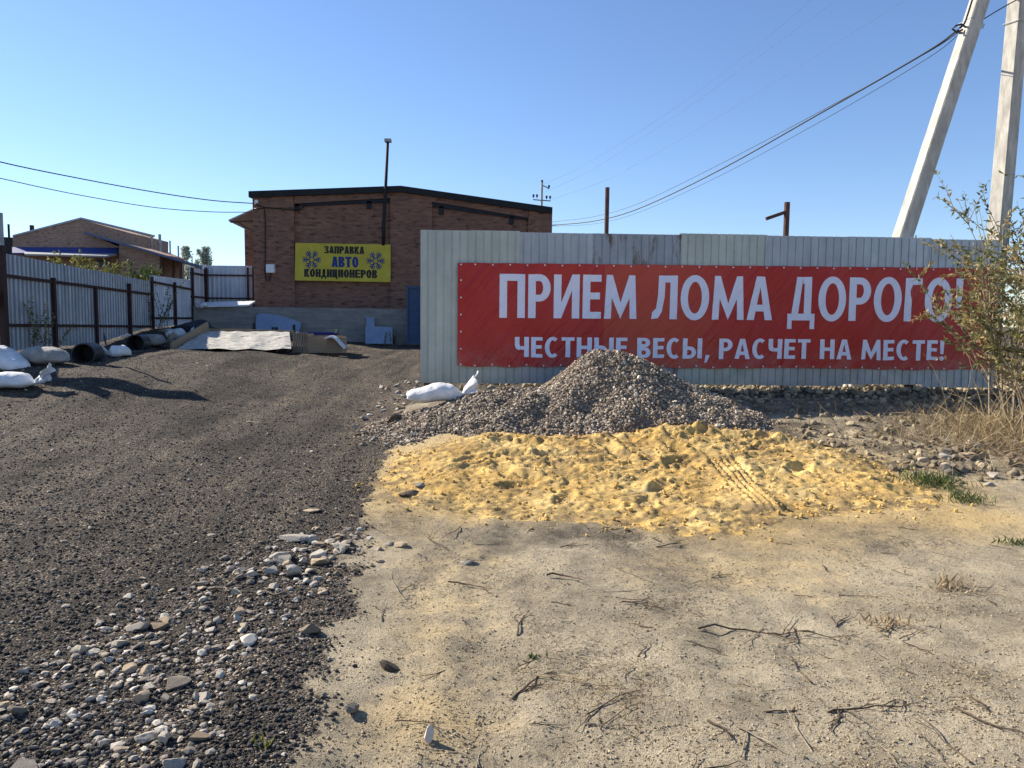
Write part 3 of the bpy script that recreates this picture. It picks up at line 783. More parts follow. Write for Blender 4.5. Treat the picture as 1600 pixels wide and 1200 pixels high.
fs = [(j * (NU + 1) + i, j * (NU + 1) + i + 1, (j + 1) * (NU + 1) + i + 1, (j + 1) * (NU + 1) + i) for j in range(NV) for i in range(NU)]
mb.add(vs, fs + [tuple(NN + k for k in f[::-1]) for f in fs])
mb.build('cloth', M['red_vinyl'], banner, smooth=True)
mb = MB()
def bx(px): return (px - 713) / 840
P, W_ = text_polys('ПРИЕМ ЛОМА ДОРОГО!', .178, .155, 1.0, .075)
lay_text(mb, [subdivide_x(p, .25) for p in P], bpt, bx(776), bx(1499), W_, .472, .425, .005); mb.build('lettering', M['white_vinyl'], banner); mb = MB()
P, W_ = text_polys('ЧЕСТНЫЕ ВЕСЫ, РАСЧЕТ НА МЕСТЕ!', .20, .17, 1.12, .10)
lay_text(mb, [subdivide_x(p, .35) for p in P], bpt, bx(800), bx(1473), W_, .092, .195, .005)
mb.build('lettering', M['white_vinyl'], banner)
def eyelet(u, v):
    c = bpt(u, v, .006); MB().prism([c + FD * (.013 * math.cos(t)) + Vector((0, 0, .013 * math.sin(t))) for t in [k * math.pi / 4 for k in range(8)]], FN * .003).build('eyelet', M['white_paint'], banner)
for i in range(33):
    for v in (.014, .984): eyelet(min(max(i / 32, .006), .994), v)
for j in range(1, 6):
    for u in (.006, .994): eyelet(u, j / 6)

# ------------------------------------------------------------------ brick garage
BY = 26.0
def bp(px, py, dy=0): 
    p = at(px, py, BY); return Vector((p.x, BY + dy, p.z))
garage = thing('brick_garage', 'old brown brick garage with shallow gable and black roof edge behind the yard', 'building', (-3.7, BY, .8))
zb = .4
pl = [(396, 308), (627, 299.5), (862, 333)]                     # gable line under the coping
L, K, Q = bp(*pl[0]), bp(*pl[1]), bp(*pl[2])
def wall_prism(x0p, x1p, dy0, depth):
    def zt(px):
        return np.interp(px, [p[0] for p in pl], [L.z, K.z, Q.z])
    xs_ = [x0p] + [p for p in (627,) if x0p < p < x1p] + [x1p]
    top = [Vector((bp(x, 400).x, BY + dy0, float(zt(x)))) for x in xs_]
    return [Vector((top[0].x, BY + dy0, zb))] + [Vector((top[-1].x, BY + dy0, zb))] + top[::-1], Vector((0, depth, 0))
mb = MB(); mb.prism(*wall_prism(396.5, 861.5, .12, 13)); mb.build('wall', M['old_brick'], garage)
for a, b in ((396, 460), (610, 675), (825, 862)):
    MB().prism(*wall_prism(a, b, 0, .12)).build('pilaster', M['old_brick'], garage)
# brick band under the roof edge, standing proud like the pilasters
mb = MB()
for (a, ya, yb), (b, yc, yd) in ((((460), 306.5, 318), (610, 301, 309)), ((675, 307, 315), (825, 328, 340))):
    mb.prism([bp(a, yb, .004), bp(b, yd, .004), bp(b, yc, .004), bp(a, ya, .004)], (0, .112, 0))
mb.build('parapet_band', M['old_brick'], garage)
mb = MB()                                                        # black felt roof edge
for (a, ya), (b, yb) in (((390, 299.5), (627, 291)), ((627, 291), (863, 324.5))):
    a_, b_ = bp(a, ya, -.12), bp(b, yb, -.12)
    mb.prism([a_ + Vector((0, 0, -.2)), b_ + Vector((0, 0, -.2)), b_, a_], (0, 13.4, 0))
mb.build('roof', M['tar'], garage)
mb = MB()
for a, b in (((460, 314), (610, 308)), ((676, 315), (825, 336))):
    p, q = bp(*a, .05), bp(*b, .05)
    mb.prism([p + Vector((0, 0, -.165)), q + Vector((0, 0, -.165)), q, p], (0, .06, 0))
for px, y0, y1 in ((463, 318, 329), (576, 314, 326), (689, 322, 335), (799, 338, 350)):
    p, q = bp(px - 3.6, y1, .046), bp(px + 3.6, y0, .046); mb.box(((p.x + q.x) / 2, BY + .08, (p.z + q.z) / 2), (q.x - p.x, .06, q.z - p.z))
mb.build('black_beam', M['black_paint'], garage)
pipe = MB().tube([bp(599.5, 384, -.06), bp(600, 352, -.06), bp(604, 290, -.16), bp(607, 224, -.16)], [.06, .06, .052, .05], 10).build('flue_pipe', M['tar'], garage, smooth=True)
c = bp(607.5, 221.5, -.16); bevel(MB().box(c, (.22, .22, .10)).build('flue_cap', M['pale_metal'], pipe), .01)
# return of the side wall and its tin canopy
p, q = at(384, 480, 28.4), at(397, 345, 28.4)
MB().box(((p.x + q.x) / 2, 29.5, (zb + q.z) / 2), (q.x - p.x, 2.2, q.z - zb)).build('side_buttress', M['old_brick'], garage)
can = MB(); a, b, c_, d = at(357, 345.5, 26.6), at(394, 329, 26.6), at(396, 352, 30.5), at(385, 362, 30.5)
can.prism([a, b, b + Vector((0, 4.2, -.1)), a + Vector((.5, 4.2, -.45))], (0, 0, .05)); can.build('canopy', M['pale_metal'], garage)
mb = MB(); mb.beam(at(360, 347, 26.7), at(396, 345, 26.7), .05, .05); mb.beam(at(370, 346, 26.7), at(396, 362, 26.7), .04, .04); mb.build('canopy_bracket', M['rust_pipe'], garage)
mb = MB().tube([at(397, 326, BY - .03), at(413, 326, BY - .03), at(414.5, 345, BY - .03), at(414, 425, BY - .03), at(416, 438, BY - .03), at(421, 438, BY - .03), at(423, 427, BY - .03)], .018, 6)
mb.tube([at(396, 318, BY - .06), at(412, 324, BY - .05), at(460, 328, BY - .03), at(470, 327, BY + .0), at(478, 320, BY + .03)], .02, 6)
mb.build('conduit', M['cable'], garage, smooth=True)
MB().prism([bp(399, 318, -.09), bp(404, 318, -.09), bp(404, 313, -.09), bp(399, 313, -.09)], (0, .08, 0)).build('insulator', M['white_paint'], garage)

p, q = bp(418, 426.5), bp(430.5, 413.5)
root = thing('electric_box', 'small white electric box on the brick wall left of the yellow sign', 'electric box', (p.x, BY - .2, p.z))
bevel(MB().box(((p.x + q.x) / 2, BY - .09, (p.z + q.z) / 2), (q.x - p.x, .16, q.z - p.z)).build('case', M['white_paint'], root), .012)
MB().box(((p.x + q.x) / 2, BY - .176, (p.z + q.z) / 2), ((q.x - p.x) * .86, .012, (q.z - p.z) * .86)).build('door', M['white_paint'], root)

# yellow sign
SY = BY - .09
def sp_(px, py, dy=0): p = at(px, py, SY); return Vector((p.x, SY + dy, p.z))
s00, s10, s11, s01 = sp_(460.5, 438), sp_(610, 441), sp_(610, 382), sp_(461.5, 379.5)
def sgn(u, v, off): 
    p = (s00 * (1 - u) + s10 * u) * (1 - v) + (s01 * (1 - u) + s11 * u) * v; p.y -= off; return p
sign = thing('yellow_sign', 'yellow signboard with black and blue lettering and two snowflakes on the brick wall', 'sign', tuple(sgn(.5, 0, 0)))
MB().prism([s00, s10, s11, s01], (0, .05, 0)).build('board', M['yellow_sign'], sign)
mb = MB()
P, W_ = text_polys('ЗАПРАВКА', .27, .21, .9, .045); lay_text(mb, P, sgn, .305, .725, W_, .735, .195, .004); mb.build('lettering', M['sign_black'], sign); mb = MB()
P, W_ = text_polys('КОНДИЦИОНЕРОВ', .26, .20, .86, .045); lay_text(mb, P, sgn, .098, .862, W_, .10, .215, .004)
mb.build('lettering', M['sign_black'], sign)
mb = MB(); P, W_ = text_polys('АВТО', .25, .20, .84, .055); lay_text(mb, P, sgn, .385, .665, W_, .375, .28, .004)
mb.build('lettering', M['sign_blue'], sign)
for cu in (.175, .845):
    mb = MB(); asp = (s10.x - s00.x) / (s01.z - s00.z); r_ = .098
    for k in range(6):
        t = R_(60 * k); ax = (math.cos(t), math.sin(t)); ay = (-ax[1], ax[0])
        def fl(a, b, off=.004): return sgn(cu + r_ * (ax[0] * a + ay[0] * b), .56 + r_ * asp * (ax[1] * a + ay[1] * b), off)
        def bar(x0, y0, x1, y1, w_, off):
            dx, dy = x1 - x0, y1 - y0; l = math.hypot(dx, dy); nx_, ny_ = -dy / l * w_ / 2, dx / l * w_ / 2
            mb.add([fl(x0 + nx_, y0 + ny_, off), fl(x0 - nx_, y0 - ny_, off), fl(x1 - nx_, y1 - ny_, off), fl(x1 + nx_, y1 + ny_, off)], [(0, 1, 2, 3)])
        bar(.22, 0, 1, 0, .1, .004)
        for a in (.42, .66):
            for sg in (1, -1): bar(a, 0.02 * sg, a + .26, .28 * sg, .09, .007 if sg > 0 else .009)
        bar(.26, -.15, .26, .15, .08, .011)
    mb.build('snowflake', M['sign_blue'], sign)

# low concrete wall in front of the garage
PY = 25.2
def pp(px, py, Y=PY): return at(px, py, Y)
a, b = pp(302, 478.5), pp(657, 483)
plinth = thing('concrete_wall', 'low grey board-marked concrete wall along the foot of the brick garage', 'wall', (a.x, PY, .6))
MB().prism([Vector((a.x, PY, .2)), Vector((b.x + 8, PY, .2)), Vector((b.x + 8, PY, b.z - .06)), Vector((b.x, PY, b.z)), Vector((a.x, PY, a.z))], (0, .78, 0)).build('wall', M['plinth'], plinth)
mb = MB(); a, b = pp(330, 503), pp(398, 512); mb.prism([Vector((a.x, PY - .22, .3)), Vector((b.x, PY - .22, .3)), Vector((b.x, PY - .22, a.z)), Vector((a.x, PY - .22, a.z))], (0, .219, 0)); mb.build('footing', M['plinth'], plinth)
a, b = pp(309, 479.5), pp(391, 477.5)
MB().prism([a + Vector((0, -.12, -.02)), b + Vector((0, -.12, -.02)), b + Vector((0, .5, .12)), a + Vector((0, .5, .12))], (0, 0, .05)).build('sun_tilted_sheet', M['white_paint'], plinth)  # white sheet added and tilted into the sun for the bright ledge
mb = MB(); mb.tube([pp(310, 481, 25.05), pp(316, 477, 25.0), pp(324, 476, 25.05)], [.04, .09, .05], 8); o = mb.build('rag', M['sack'], smooth=True); tag(o, 'crumpled white rag on the end of the low concrete wall', 'rag')

# blue steel door behind the end of the corrugated fence
p, q = at(635.5, 537, 24.6), at(690, 449, 24.6)
root = thing('steel_gate', 'blue steel gate leaf standing partly behind the end of the corrugated fence', 'gate', (p.x, 24.6, p.z))
MB().box(((p.x + q.x) / 2, 24.62, (p.z + q.z) / 2), (q.x - p.x - .08, .03, q.z - p.z - .08)).build('sheet', M['blue_metal'], root)
mb = MB()
for x in (p.x + .03, (p.x * .62 + q.x * .38), q.x - .03): mb.box((x, 24.585, (p.z + q.z) / 2), (.05, .06, q.z - p.z))
mb.build('stile', M['blue_metal'], root)
mb = MB(); mb.box(((p.x + q.x) / 2, 24.58, q.z), (q.x - p.x + .06, .07, .06)); mb.build('frame', M['blue_metal'], root); mb = MB(); mb.box(((p.x + q.x) / 2, 24.58, p.z + .04), (q.x - p.x, .066, .06)); mb.build('frame', M['blue_metal'], root)

# ------------------------------------------------------------------ left sheet fence
LA, LB = at(3, 500, 14.3), at(318, 500, 26.6)
LD = Vector((LB.x - LA.x, LB.y - LA.y, 0)); LL = LD.length; LD.normalize(); LN = Vector((LD.y, -LD.x, 0))
def lpt(u, z, off=0): return Vector((LA.x, LA.y, 0)) + LD * u + LN * off + Vector((0, 0, z))
def lu(px):        # where the fence line passes a column of the picture
    d = ray(px, 500); k = d.x / d.y
    return (LA.x - k * LA.y) / (k * LD.y - LD.x)
def lz(px, py): return at(px, py, lpt(lu(px), 0).y).z
left = thing('sheet_metal_fence', 'long ribbed galvanised fence with dark brown posts along the left of the yard', 'fence', (LA.x, LA.y, .6))
WAVE = [(0, 0), (.2, 0), (.38, 1), (.62, 1), (.8, 0)]
segs = [(0, 235, 394, 439, 430, 460, 508, 510), (235, 297, 430, 437, 440, 452, 497, 497), (297, 318, 416, 421, 426, 430, 463, 465)]
for a, b, ta, tb, ra, rb, qa, qb in segs:
    ua, uc = lu(a + .01) if a else -.1, lu(b); nn = max(1, round((uc - ua) / 1.9))
    za, zc = lz(max(a, 4), ta), lz(b, tb)
    for i in range(nn):
        u0 = ua + (uc - ua) * i / nn; u1 = ua + (uc - ua) * (i + 1) / nn
        mb = MB(); dz = random.uniform(-.012, .012)
        p = lpt((u0 + u1) / 2, 0)
        corrugated(mb, lpt, u0, u1 + .02, lambda u: h1(*lpt(u, 0)[:2]) + .03 if False else float(hbase(*lpt(u, 0)[:2])) + .06, lambda u: za + (zc - za) * (u - ua) / (uc - ua) + dz, .155, .024, WAVE, off=(i % 2) * .004)
        mb.build('metal_sheet', M['galv' if a == 0 else 'galv_pale'], left)
    for ya, yb in ((ra, rb), (qa, qb)):
        MB().beam(lpt(ua, lz(max(a, 4), ya), .06), lpt(uc, lz(b, yb), .06), .045, .06).build('rail', M['brown_paint'], left)
for px, yt in ((80, 434), (146, 447), (199, 443), (235, 432), (271, 441), (299, 418), (318.5, 420)):
    p = lpt(lu(px), 0, .075); zt = at(px, yt, p.y).z; g = h1(p.x, p.y)
    MB().box((p.x, p.y, (zt + g - .3) / 2), (.075 if px in (80, 199) else .055, .075, zt - g + .3)).build('post', M['brown_paint'], left)
back = thing('sheet_metal_fence', 'short ribbed galvanised fence closing the yard between left fence and brick garage', 'fence', tuple(at(356, 480, 26.7)))
c0, c1 = at(318, 500, 26.7), at(396, 500, 26.7)
def kpt(u, z, off=0): return Vector((c0.x + u, 26.7 - off, z))
mb = MB(); zt = at(355, 415, 26.7).z; zm = at(355, 481, 26.7).z
corrugated(mb, kpt, 0, c1.x - c0.x - .02, lambda u: .7, lambda u: zt, .155, .024, WAVE); mb.build('metal_sheet', M['galv_pale'], back)
for y in (430, 466): 
    z = at(355, y, 26.6).z; MB().beam(kpt(0, z, .07), kpt(c1.x - c0.x, z, .07), .05, .05).build('rail', M['brown_paint'], back)
for px in (322, 387, 395.5):
    p = at(px, 418, 26.58); MB().box((p.x, 26.58, (p.z + .7) / 2), (.06, .06, p.z - .7)).build('post', M['brown_paint'], back)
# gate post and unseen added shadow casters at the frame edge
p = at(1.5, 390, 14.0)
gp = thing('gate_or_shadow_post', 'thick dark gate post at the near end of the left fence', 'post', (p.x, 14.0, .6))
MB().box((p.x, 14.0, 1.6), (.11, .11, 2.6)).build('post', M['brown_paint'], gp)
MB().box((p.x - .03, 14.08, 1.9), (.05, .05, 3.2)).build('pipe', M['pale_metal'], gp)
S1, S2 = gnd(62, 594), gnd(312, 621)                         # unseen sloping beam out of view, added to cast a shadow across the drive
T1, T2 = S1 + Vector((-1.4, .76, 1)) * 1.75, S2 + Vector((-1.4, .76, 1)) * 3.75
mb = MB(); mb.beam(Vector((p.x - .1, 13.9, 1.9)), T1, .2, .30); mb.beam(T1, T2, .2, .34); mb.build('shadow_beam', M['brown_paint'], gp)
p = gnd(187, 626)  # unseen post added for the second shadow band on the drive
gp = thing('gate_or_shadow_post', 'thin unseen post added beyond the left edge of the yard for its shadow', 'post', (p.x - 1.4 * 2.5, p.y + .76 * 2.5, .5))
MB().box((p.x - 1.4 * 2.5, p.y + .76 * 2.5, 1.5), (.10, .24, 2.7)).build('post', M['brown_paint'], gp)

# ------------------------------------------------------------------ far brick house with blue lean-to roofs
FY = 45.0
def fp(px, py, Y=FY): return at(px, py, Y)
house = thing('brick_house', 'pale brown brick house with blue lean-to roofs beyond the left fence', 'building', tuple(fp(100, 470)))
MB().prism([fp(19, 470), fp(185, 470), fp(185, 385), fp(131, 362), fp(126, 341.5), fp(20, 369)], (0, 9, 0)).build('wall', M['far_brick'], house)
MB().prism([fp(127, 343, 45.02), fp(204.5, 364.5, 46.4), fp(204.5, 470, 46.4), fp(127, 470, 45.02)], (0, 5, 0)).build('side_wall', M['far_brick'], house)
mb = MB(); a, b = fp(19.5, 369.3, 44.9), fp(126.5, 341.6, 44.9); mb.prism([a + Vector((0, 0, -.02)), b + Vector((0, 0, -.02)), b + Vector((0, 0, .08)), a + Vector((0, 0, .08))], (0, 9.2, 0)); mb.build('roof', M['pale_metal'], house)
a, b = fp(131, 361.5, 44.6), fp(313, 414.5, 41.5)
MB().prism([a, b, b + Vector((0, 3.4, -.22)), a + Vector((0, 3.4, -.22))], (0, 0, -.13)).build('lean_to_roof', M['blue_grey_roof'], house)
a, b = fp(185.5, 388, 44.4), fp(249, 396, 43.6)
MB().prism([fp(186, 470, 44.4), fp(249.5, 470, 43.6), fp(249.5, 397.5, 43.6), fp(186, 379, 44.4)], (.3, 2.0, 0)).build('porch_wall', M['far_brick'], house)
MB().prism([fp(19, 395, 44.2), fp(182, 395.5, 44.2), fp(184, 387, 44.9), fp(19, 386, 44.9)], (0, .1, -.1)).build('blue_canopy', M['blue_roof'], house)
MB().prism([fp(38, 396.5, 43.0), fp(166, 399.5, 43.0), fp(182, 396.5, 44.1), fp(38, 393.5, 44.1)], (0, .05, -.09)).build('grey_canopy', M['pale_metal'], house)
wn = MB().prism([fp(152, 416, 44.95), fp(172, 418, 44.95), fp(172, 407, 44.95), fp(152, 406, 44.95)], (0, .04, 0)).build('window_frame', M['blue_roof'], house)
MB().prism([fp(154, 415, 44.92), fp(166, 416, 44.92), fp(166, 408, 44.92), fp(154, 407, 44.92)], (0, .02, 0)).build('pane', M['glass_dark'], wn)
MB().prism([fp(3, 470, 45.5), fp(19, 470, 45.5), fp(19, 371, 45.5), fp(3, 370, 45.5)], (0, 4, 0)).build('dark_annex', M['black_paint'], house)
for px, yt, Y in ((253, 403, 43.5), (282, 411, 42.5), (270.5, 408, 44)):
    p = fp(px, yt, Y); MB().box((p.x, Y, (p.z + .5) / 2), (.12, .12, p.z - .5)).build('post', M['rust_pipe'], house)
MB().box(fp(50, 358.5, 46), (.16, .2, .5)).build('vent', M['tar'], house); MB().box(fp(14, 366, 46), (.09, .09, 1.2)).build('vent', M['tar'], house)
rod = None
for px, yt, r in ((222.5, 366, .05), (236.5, 366.5, .05), (249.5, 366, .085), (265.5, 376, .05), (278.5, 384, .05), (300, 400, .035)):
    p = fp(px, yt, 49)
    o = MB().tube([(0, 0, -3), (0, 0, (p.z - .6) * .5), (0, 0, p.z - .6)], r, 6).build('steel_rod', M['pale_metal'], None)
    o.location = (p.x, 49, .6); tag(o, 'upright grey steel rod beyond the blue lean-to roof', 'rod', 'steel rods beyond the lean-to roof')

# ------------------------------------------------------------------ leaves, shrubs, trees
def leaf_mesh(name, P, D, ln, wd, mat_, tint, parent=None, local=False):
    """diamond leaves: P base (n,3), D direction (n,3), length, width"""
    n = len(P); D = D / np.linalg.norm(D, axis=1, keepdims=True)
    r = rng.normal(size=(n, 3)); S = np.cross(D, r); S /= np.linalg.norm(S, axis=1, keepdims=True); Nn = np.cross(D, S)
    ln = np.broadcast_to(ln, (n,))[:, None]; wd = np.broadcast_to(wd, (n,))[:, None]
    a = P; b = P + D * ln * .45 + S * wd * .5 + Nn * wd * .12; c = P + D * ln; d = P + D * ln * .45 - S * wd * .5 + Nn * wd * .12
    V = np.stack([a, b, c, d], 1).reshape(-1, 3); i = np.arange(n) * 4
    F = np.concatenate([np.stack([i, i + 1, i + 2], 1), np.stack([i, i + 2, i + 3], 1)])
    return mesh_np(name, V, [F], mat_, parent, tint=np.repeat(tint, 4), local=local)

def shrub(name, label, cat, base, stems, leaf, lmat, bark, group=None, seed=1):
    """stems: list of (polyline, r0, leafy_from, leaf_count)"""
    root = thing(name, label, cat, tuple(base), group)
    mb = MB(); LP = []; LDr = []
    r = np.random.default_rng(seed)
    for pts, r0, lf, nl in stems:
        k = len(pts); mb.tube(pts, [r0 * (1 - .8 * i / (k - 1)) for i in range(k)], 5)
        A = np.array([p[:] for p in pts])
        for _ in range(nl):
            t = (lf + (1 - lf) * r.random()) * (k - 1); i = min(int(t), k - 2); f = t - i
            d = A[i + 1] - A[i]; d = d / (np.linalg.norm(d) + 1e-9)
            LP.append(A[i] * (1 - f) + A[i + 1] * f); LDr.append(d * .7 + r.normal(size=3) * .55 + np.array([0, 0, -.05]))
    mb.build('stems', bark, root)
    if LP:
        LP = np.array(LP); LDr = np.array(LDr)
        cl = .5 + .5 * vnoise(LP[:, 0] * 2.5 + LP[:, 1], LP[:, 2] * 2.5, seed) + r.normal(0, .18, len(LP))
        leaf_mesh('foliage', LP, LDr, leaf[0] * r.uniform(.6, 1.25, len(LP)), leaf[1] * r.uniform(.7, 1.2, len(LP)), lmat, np.clip(cl, 0, 1), root)
    return root

def grow(p, d, length, n, wander, droop, r):
    pts = [Vector(p)]; d = Vector(d).normalized()
    for i in range(n):
        d = (d + Vector(r.normal(0, wander, 3)) + Vector((0, 0, -droop * (i + 1) / n))).normalized(); pts.append(pts[-1] + d * (length / n))
    return pts

r = np.random.default_rng(21)
wb = at(1652, 690, 8.7); wb.z = h1(wb.x, wb.y)
stems = []
for k in range(30):
    b = wb + Vector((r.normal(.05, .38), r.normal(0, .3), -.05)); b.z = h1(b.x, b.y) - .03
    lean = r.normal(-.10, .22)
    main = grow(b, (lean, r.normal(0, .18), 1), r.uniform(1.7, 3.0), 9, .07, .03, r)
    stems.append((main, .012, .5, 30))
    for j in range(10):
        i = r.integers(2, 9); s = main[i]
        tw = grow(s, (r.normal(-.1 if b.x < wb.x + .1 else .1, .6), r.normal(0, .5), r.uniform(.2, 1.1)), r.uniform(.3, .85), 5, .12, .06, r)
        stems.append((tw, .005, .15 if i > 3 else .5, 19 if i > 3 else 4))
for k in range(13):                                              # long wands reaching out over the banner
    b = wb + Vector((r.uniform(-.35, .1), r.normal(-.05, .2), .0)); b.z = h1(b.x, b.y)
    main = grow(b, (r.uniform(-.5, -.2), r.normal(0, .15), 1), r.uniform(1.3, 2.5), 9, .06, .06, r)
    stems.append((main, .009, .4, 60))
    for j in range(7):
        tw = grow(main[r.integers(4, 9)], (r.normal(-.5, .45), r.normal(0, .4), r.uniform(-.1, .8)), r.uniform(.25, .55), 5, .12, .05, r); stems.append((tw, .004, .1, 26))
shrub('willow_shrub', 'tall thin-leaved willow shrub in front of the right end of the red banner', 'shrub', wb, stems, (.074, .026), M['willow_leaf'], M['light_bark'], seed=3)
# bare grey-brown twigs and dry stalks at its foot
stems = []
for k in range(110):
    x = wb.x + r.normal(-.4, .4); y = wb.y + r.normal(-.25, .35)
    b = Vector((x, y, h1(x, y) - .02))
    stems.append((grow(b, (r.normal(-.15, .6), r.normal(0, .4), r.uniform(.35, 1)), r.uniform(.4, 1.3), 6, .13, .1, r), .0045, 0, 0))
shrub('bare_shrub', 'tangle of bare dry stalks at the foot of the willow shrub', 'shrub', wb + Vector((-.3, -.3, 0)), stems, (.04, .01), M['dry_blade'], M['straw'], seed=4)
# darker shrub behind the right end of the fence
stems = []
db_ = Vector((9.1, 12.2, h1(9.1, 12.2)))
for k in range(40):
    b = db_ + Vector((r.normal(.2, .6), r.normal(0, .5), 0))
    main = grow(b, (r.normal(0, .2), r.normal(0, .2), 1), r.uniform(1.8, 3.1), 7, .08, .02, r); stems.append((main, .015, .3, 90))
    for j in range(6): stems.append((grow(main[r.integers(2, 7)], (r.normal(0, .7), r.normal(0, .7), r.uniform(.1, 1)), r.uniform(.3, .8), 4, .12, .05, r), .006, .1, 70))
shrub('leafy_shrub', 'dense dark green shrub behind the right end of the fence by the concrete pole', 'shrub', db_, stems, (.08, .032), M['green_leaf'], M['twig_bark'], seed=5)
# growth showing over the left fence
for (px0, px1, py0, Y, lab, lm_, sd, n_) in ((100, 166, 401, 24.5, 'yellow-green shrub showing over the left fence in front of the blue-roofed house', 'yellow_leaf', 6, 26), (190, 246, 417, 27.5, 'green shrub showing over the left fence below the blue lean-to roof', 'green_leaf', 7, 26)):
    a, b_ = at(px0, py0, Y), at(px1, py0, Y); stems = []
    base = Vector(((a.x + b_.x) / 2, Y, .8)); rr = np.random.default_rng(sd)
    for k in range(n_):
        x = a.x + (b_.x - a.x) * rr.random(); zt = at(0, py0, Y).z + rr.uniform(-.15, .12)
        main = grow((x + rr.normal(0, .1), Y + rr.normal(0, .25), .7), (rr.normal(0, .12), 0, 1), (zt - .7) * rr.uniform(.85, 1.08), 7, .07, 0, rr); stems.append((main, .012, .45, 70))
        for j in range(4): stems.append((grow(main[rr.integers(3, 7)], (rr.normal(0, .8), rr.normal(0, .5), .6), rr.uniform(.25, .55), 4, .12, .04, rr), .005, .1, 34))
    shrub('leafy_shrub', lab, 'shrub', base, stems, (.11, .05), M[lm_], M['twig_bark'], seed=sd)
# weeds against the left fence
for (px, py, h_, n_, lab, sd, lm_) in ((45, 556, 1.0, 9, 'thin faded sapling against the near part of the left fence', 12, 'willow_leaf'), (231, 528, 1.6, 16, 'bushy green weed by the left fence post beside the junk', 13, 'green_leaf'), (520, 543, .5, 8, 'small green weed below the low concrete wall', 14, 'green_leaf'), (612, 541, .45, 7, 'small dry weed beside the blue steel gate', 15, 'yellow_leaf')):
    rr = np.random.default_rng(sd); b = gnd(px, py) if sd > 13 else lpt(lu(px), 0, .28); b.z = h1(b.x, b.y); stems = []
    for k in range(n_):
        main = grow(b + Vector((rr.normal(0, .14), rr.normal(0, .14), 0)), (rr.normal(0, .25), rr.normal(0, .2), 1), h_ * rr.uniform(.6, 1.1), 6, .1, .03, rr); stems.append((main, .006, .2, 45))
    shrub('weed', lab, 'weed', b, stems, (.07, .028), M[lm_], M['twig_bark'], seed=sd)
# poplars far off
for i, (px, yt, wpx, lab) in enumerate(((291, 388, 17, 'leftmost and broadest of the three far poplars beyond the yard'), (309, 393, 10, 'small middle one of the three far poplars beyond the yard'), (322, 389, 17, 'rightmost of the three far poplars, above the fence corner'))):
    Y = 130; t = at(px, yt, Y); root = thing('poplar_tree', lab, 'tree', (t.x, Y, 1), 'far poplars beyond the yard'); rr = np.random.default_rng(30 + i)
    W2 = wpx / FPX * Y / 2; H = t.z - 1
    mb = MB(); mb.tube([(t.x, Y, .5), (t.x + .1, Y, H * .5), (t.x, Y, H)], [.3, .18, .04], 6)
    for k in range(16): z = H * rr.uniform(.35, .9); mb.tube([(t.x, Y, z), (t.x + rr.normal(0, .5), Y + rr.normal(0, .5), z + 1.3)], [.07, .02], 4)
    mb.build('trunk', M['twig_bark'], root)
    z = rr.random(2600); cl = rr.integers(0, 26, 2600); cz = rr.random(26); ca = rr.uniform(0, 6.28, 26)
    prof = lambda q: np.sin(np.clip(q, 0, 1) * np.pi * .86 + .28) ** .8
    zz_ = cz[cl] + rr.normal(0, .05, 2600); rad = W2 * prof(zz_) * .72
    P = np.stack([t.x + np.cos(ca[cl]) * rad + rr.normal(0, W2 * .26, 2600), Y + np.sin(ca[cl]) * rad + rr.normal(0, W2 * .26, 2600), 1 + H * (.25 + .75 * np.clip(zz_, 0, 1.02))], 1)
    leaf_mesh('crown', P, rr.normal(size=(2600, 3)), .38, .26, M['poplar_leaf'], np.clip(.6 + .3 * rr.normal(size=2600), 0, 1), root)

# ------------------------------------------------------------------ concrete poles and wires
def concrete_pole(name, label, p0, p1, w0, w1, d0, d1, rot):
    root = thing(name, label, 'utility pole', tuple(p0))
    p0, p1 = Vector(p0), Vector(p1); d = (p1 - p0).normalized()
    a = Vector((math.cos(rot), math.sin(rot), 0)); a = (a - d * a.dot(d)).normalized(); b = d.cross(a)
    rg = lambda p, w_, t_: [p + a * x * w_ / 2 + b * y * t_ / 2 for x, y in ((-1, -.86), (-.86, -1), (.86, -1), (1, -.86), (1, .86), (.86, 1), (-.86, 1), (-1, .86))]
    A, B = rg(p0, w0, d0), rg(p1, w1, d1); mb = MB()
    mb.add(A + B, [tuple(range(8))[::-1], tuple(range(8, 16))] + [(i, (i + 1) % 8, 8 + (i + 1) % 8, 8 + i) for i in range(8)])
    mb.build('shaft', M['concrete'], root); return root, a, b, d
SY_ = 12.55
s_hi, s_lo = at(1531, 0, SY_), at(1411, 368, 12.15)
dd = (s_hi - s_lo); lo = s_lo - dd * ((s_lo.z - .3) / dd.z); hi = s_hi + dd * .45
strut, sa, sb, _ = concrete_pole('utility_pole', 'leaning concrete strut pole rising behind the corrugated fence', lo, hi, .25, .22, .22, .2, R_(12))
u_hi, u_lo = at(1592, 0, 13.1), at(1563, 330, 13.1)
ud = u_hi - u_lo; ulo = u_lo - ud * ((u_lo.z - .3) / ud.z); uhi = u_hi + ud * .75
pole, pa, pb, pd = concrete_pole('utility_pole', 'upright thick concrete utility pole behind the willow shrub at the right', ulo, uhi, .28, .26, .25, .23, R_(25))
def band(root, p, d, a, b, wd, dp, name='band'):
    mb = MB(); pts = [p + a * x * wd / 2 + b * y * dp / 2 for x, y in ((-1, -1), (1, -1), (1, 1), (-1, 1), (-1, -1))]
    mb.tube(pts, .008, 5); return mb.build(name, M['pale_metal'], root)
q = at(1517, 42, SY_); band(strut, q, None, sa, sb, .27, .25); band(strut, q + Vector((.01, 0, .04)), None, sa, sb, .27, .25)
q2 = at(1588, 37, 13.1); band(pole, q2, None, pa, pb, .29, .26)
mb = MB(); h0 = at(1499, 44, SY_ - .1)
